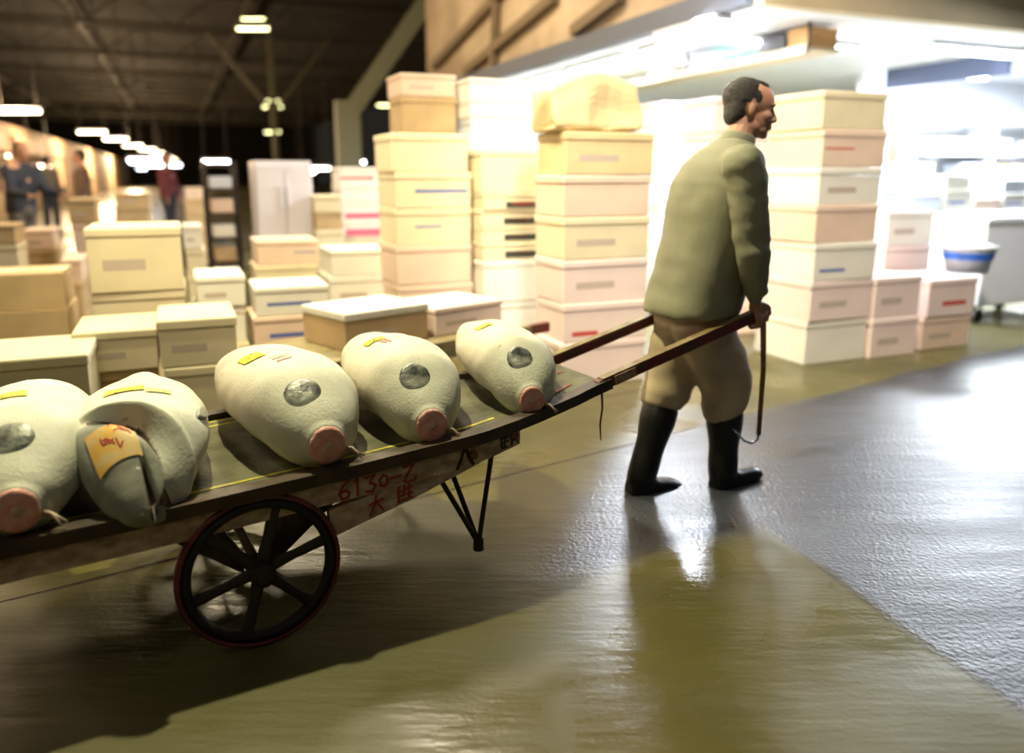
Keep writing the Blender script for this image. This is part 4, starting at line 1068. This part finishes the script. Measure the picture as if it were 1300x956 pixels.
# pillars with raking braces
def pillar(p, q, label):
    t = thing('steel_pillar', label, 'pillar', G(p, q, 0), GA)
    bm = BM(); box(bm, -.13, .13, -.13, .13, 0, 8.3, .01); mk('shaft', bm, mat('olive_steel', (.16, .15, .08), .6), t)
    bm = BM(); box(bm, -.2, .2, -.2, .2, 0, .25, .01); mk('base_block', bm, mat('concrete_base', (.2, .19, .15), .8), t)
    for s in (-1, 1):
        bm = BM(); beam(bm, Vector((s*.1, 0, 4.6)), Vector((s*3.0, 0, 8.2)), .12, .16); mk('brace', bm, mat('olive_steel', (.16, .15, .08), .6), t)
pp, zk = on_q(440, 128, 17); p2, z2 = on_q(556, -20, 17)
t = thing('steel_pillar', 'olive steel pillar raking to the right behind the peach-topped stack', 'pillar', G(pp, 17, 0), GA)
om = mat('olive_steel', (.16, .15, .08), .6)
bm = BM(); box(bm, -.24, .24, -.15, .15, 0, zk, .01); mk('shaft', bm, om, t)
bm = BM(); beam(bm, Vector((.05, 0, zk-.25)), Vector((p2-pp, 0, z2)), .22, .34); mk('raking_strut', bm, om, t)
bm = BM(); box(bm, -.34, .34, -.25, .25, 0, .25, .01); mk('base_block', bm, mat('concrete_base', (.2, .19, .15), .8), t)
pp = on_q(352, 222, 44)[0]; pillar(pp, 44, 'far thin steel pillar down the hall behind the tall white cabinet')
# hanging lamps over the left aisle
def hang(x, y, z, L, label, group, m, kind='tube', ang=0, double=False):
    d = ray(x, y); t_ = (z-H)/d.z; P = Vector((d.x*t_, d.y*t_, z))
    t = thing('hanging_lamp', label, 'lamp', P, ang, group)
    bm = BM(); box(bm, -L/2, L/2, -.06*L, .06*L, .03*L, .09*L, .005); mk('reflector', bm, white_steel, t)
    bm = BM(); tube(bm, [(-L*.46, 0, 0), (L*.46, 0, 0)], .028*L, 12); mk('lit_tube', bm, m, t, True)
    if double: bm = BM(); tube(bm, [(-L*.34, .1, .30*L), (L*.34, .1, .30*L)], .018*L, 10); mk('upper_tube', bm, m, t, True)
    bm = BM()
    for s in (-.4, .4): tube(bm, [(L*s, 0, .08*L), (L*s, 0, 8.4-z)], .012, 6)
    mk('hanger_rod', bm, dark_steel, t)
    return P
OR2 = ['nearest', 'second', 'third', 'fourth', 'fifth', 'sixth', 'seventh', 'eighth', 'ninth', 'tenth', 'eleventh']
for i, (x, y) in enumerate(((25, 142), (117, 168), (147, 177), (169, 185), (187, 190), (199, 194.5), (208, 198), (214, 201), (219, 203.5))):
    hang(x, y, 2.75, 1.05, f'{OR2[i]} lamp of the long row receding over the left aisle', 'lamps over the left aisle', warm_tube)
for i, (x, y) in enumerate(((50, 211), (32, 200), (22, 206))):
    hang(x, y, (1.62, 2.3, 2.35)[i], .9, ['lower', 'upper', 'middle'][i]+' warm lamp under the left stall wall', 'warm lamps at the left stalls', warm_tube)
for i, (x, y) in enumerate(((183, 203), (192, 210), (176, 206), (205, 207), (222, 210), (180, 214))):
    hang(x, y, 1.3+(222-y)*(.030, .040, .052, .064, .078, .094)[i], 1.3, f"white lamp, {['top left', 'central', 'far left', 'right of centre', 'far right', 'lowest'][i]} of the bright cluster ending the left aisle", 'bright cluster at the far end', tube_m)
for i, (x, y, z, L) in enumerate(((321, 37, 6.2, 1.15), (346, 136, 6.2, 1.5), (346, 168, 6.2, 1.9), (378, 181, 6.2, 2.4), (490, 134, 6.2, 1.3))):
    hang(x, y, z, L, ['large double yellow lamp high in the dark roof', 'yellow lamp below the large double lamp', 'faint yellow lamp under the other two in the dark roof', 'faintest yellow lamp over the tall white cabinet', 'yellow lamp left of the peach-topped stack'][i], 'yellow lamps under the dark roof', green_tube, double=(i < 2))
for i, (x, y) in enumerate(((274, 205), (400, 214), (388, 219), (447, 206))):
    hang(x, y, 1.3+(222-y)*(.022, .020, .030, .022)[i], .8, ['white lamp above the dark rack', 'white lamp right of the tall white cabinet', 'low white lamp at the right edge of the tall white cabinet', 'white lamp above the white and red stack'][i], 'white lamps in the middle distance', tube_m)
# stalls along the left wall: signboards and awnings
for i, (q, wd, c_) in enumerate(((13, 4, (.55, .36, .2)), (17.4, 4, (.66, .52, .34)), (22, 5, (.45, .25, .14)), (28, 5, (.6, .42, .26)), (35, 7, (.5, .33, .2)))):
    t = thing('market_stall', f"{OR2[i]} lit stall along the left wall", 'stall', G(-5.49, q, 0), GA, 'stalls along the left wall')
    sm_ = mat(f'stall_board_{i}', c_, .7, mott=.2, scale=1.5)
    bm = BM(); box(bm, .02, .10, 0, wd, 2.05, 2.75); mk('signboard', bm, sm_, t)
    bm = BM(); box(bm, .10, .9, 0, wd, 1.98, 2.04); mk('canopy', bm, mat('stall_canopy', (.25, .14, .08), .8), t)
    bm = BM(); box(bm, .3, .9, .2, wd-.2, .0, .8, .01); mk('counter', bm, mat('stall_counter', (.5, .38, .25), .7), t)
    for y in (.05, wd-.15):
        bm = BM(); box(bm, .8, .88, y, y+.08, 0, 1.98); mk('post', bm, wood_dark, t)
    fixture(-5.0, q+wd*.5, 1.90, 1.1, math.pi/2, f"tube light under the canopy of the {OR2[i]} left stall", 'stall lights', warm_tube, 1)

# ================================================================== LIGHTS
def light(kind, name, loc, col, e, size=.2, target=None, spot=None):
    l = bpy.data.lights.new(name, kind); l.color = col; l.energy = e
    if kind == 'AREA': l.size = size; l.shape = 'DISK'
    else: l.shadow_soft_size = size
    if kind == 'SPOT': l.spot_size = spot; l.spot_blend = .6
    o = bpy.data.objects.new(name, l); C.objects.link(o); o.location = loc
    if target is not None: o.rotation_euler = (Vector(target)-Vector(loc)).to_track_quat('-Z', 'Y').to_euler()
    return o
YG = (1.0, .92, .52)
light('SPOT', 'yellow_high_bay_lamp', (-1.30, 3.45, 4.6), YG, 860, .07, (0.1, 2.7, 0), R(130))
light('POINT', 'fill_front_left', (-3.2, -1.0, 4.8), (1, .88, .62), 100, .5)  # unseen fill from the camera side, brightens the front faces
light('POINT', 'fill_left', (-5.5, 4.5, 4.8), (1, .78, .52), 300, .3)  # unseen warm fill added from the left, no fixture
light('POINT', 'fill_right', (2.6, .6, 4.6), (.90, .93, 1.0), 30, .6)  # weak cool fill added from the right, out of view
light('SPOT', 'box_row_fill', (.8, 1.6, 5.2), (1, .87, .70), 1900, .4, (1.6, 5.6, 1.5), R(54))  # unseen spot added to brighten the right-hand box stacks
light('SPOT', 'box_row_fill', (-1.6, 1.8, 5.0), (1, .80, .58), 900, .4, (-1.1, 5.8, 1.1), R(54))  # second unseen spot, added to brighten the left piles
light('POINT', 'hall_lamp_middle', (-3.2, 8.8, 4.8), (1, .82, .5), 450, .4)
light('POINT', 'facade_fill', tuple(G(1.6, 6.6, 5.6)), (1, .86, .66), 760, .4)  # added light without a fixture, lifts the plaster wall above the awning
light('POINT', 'hall_lamp_middle', tuple(G(1.0, 10, 5.5)), (1, .86, .6), 350, .4)
for q, e in ((12, 250), (17, 330), (22, 500), (28, 700), (36, 1000), (48, 1600), (64, 2600), (84, 4000)):
    light('POINT', 'stall_glow_lamp', tuple(G(-3.6, q, 2.9)), (1, .70, .40), e, .4)
for p, q, e in ((1.6, 6.6, 260), (5.2, 6.7, 620), (3.0, 9.0, 320), (.5, 9.5, 200), (.5, 12.5, 200)):
    light('AREA', 'shop_tube_glow', tuple(G(P0+p, q, ZF-.08)), (.86, .93, 1.0), e, 1.0, tuple(G(P0+p, q-.01, 0)))
light('AREA', 'shop_front_fill', tuple(G(P0+2.6, Q0-1.3, ZF+.8)), (.80, .88, 1.0), 90, .5, tuple(G(P0+2.2, Q0-3.0, 0)))  # unseen light added to brighten the right stack and the floor
light('AREA', 'side_tube_glow', tuple(G(4.33, 6.24, ZF-.10)), (.82, .90, 1.0), 240, .5, tuple(G(3.9, 5.0, 0)))
fixture(4.33, 6.24, ZF-.062, .9, math.pi/2, 'bright tube light just inside the shop corner left of the man', 'tube lights along the shop side')
pe = G(3.72, 5.22, 2.80)
fixture(3.72, 5.22, 2.80, .9, 0, 'added double tube light, out of view outside the shop corner above the man', 'tube lights in the shops', mat('lit_tube_bright', (1, 1, 1), .5, emit=(.80, .90, 1.0), es=60))  # out-of-view lamp added to throw a bright streak on the wet floor
bm = BM()
for a in (-.3, .3): tube(bm, [G(3.72+a, 5.22, 2.88), G(3.72+a, 5.22, 8.4)], .01, 6)
tag(mk('lamp_hanger', bm, dark_steel), 'thin steel rods holding the added tube light outside the shop corner', 'hanger')
w = bpy.data.worlds.new('World'); bpy.context.scene.world = w; w.use_nodes = True
w.node_tree.nodes['Background'].inputs[0].default_value = (.9, .8, .6, 1); w.node_tree.nodes['Background'].inputs[1].default_value = .02

# ================================================================== CAMERA
cam = bpy.data.cameras.new('Camera'); co = bpy.data.objects.new('Camera', cam); C.objects.link(co)
co.location = (0, 0, H); co.rotation_euler = (math.pi/2-TH, 0, 0)
cam.sensor_width = 36; cam.lens = 36*F/1300; cam.sensor_fit = 'HORIZONTAL'; cam.shift_y = -(478-433.5)/1300; cam.clip_end = 300
cam.dof.use_dof = True; cam.dof.focus_distance = 2.5; cam.dof.aperture_fstop = 1.0
sc = bpy.context.scene; sc.camera = co
sc.view_settings.view_transform = 'Standard'; sc.view_settings.look = 'None'; sc.view_settings.gamma = 1; sc.view_settings.exposure = 0.0; sc.view_settings.use_curve_mapping = False
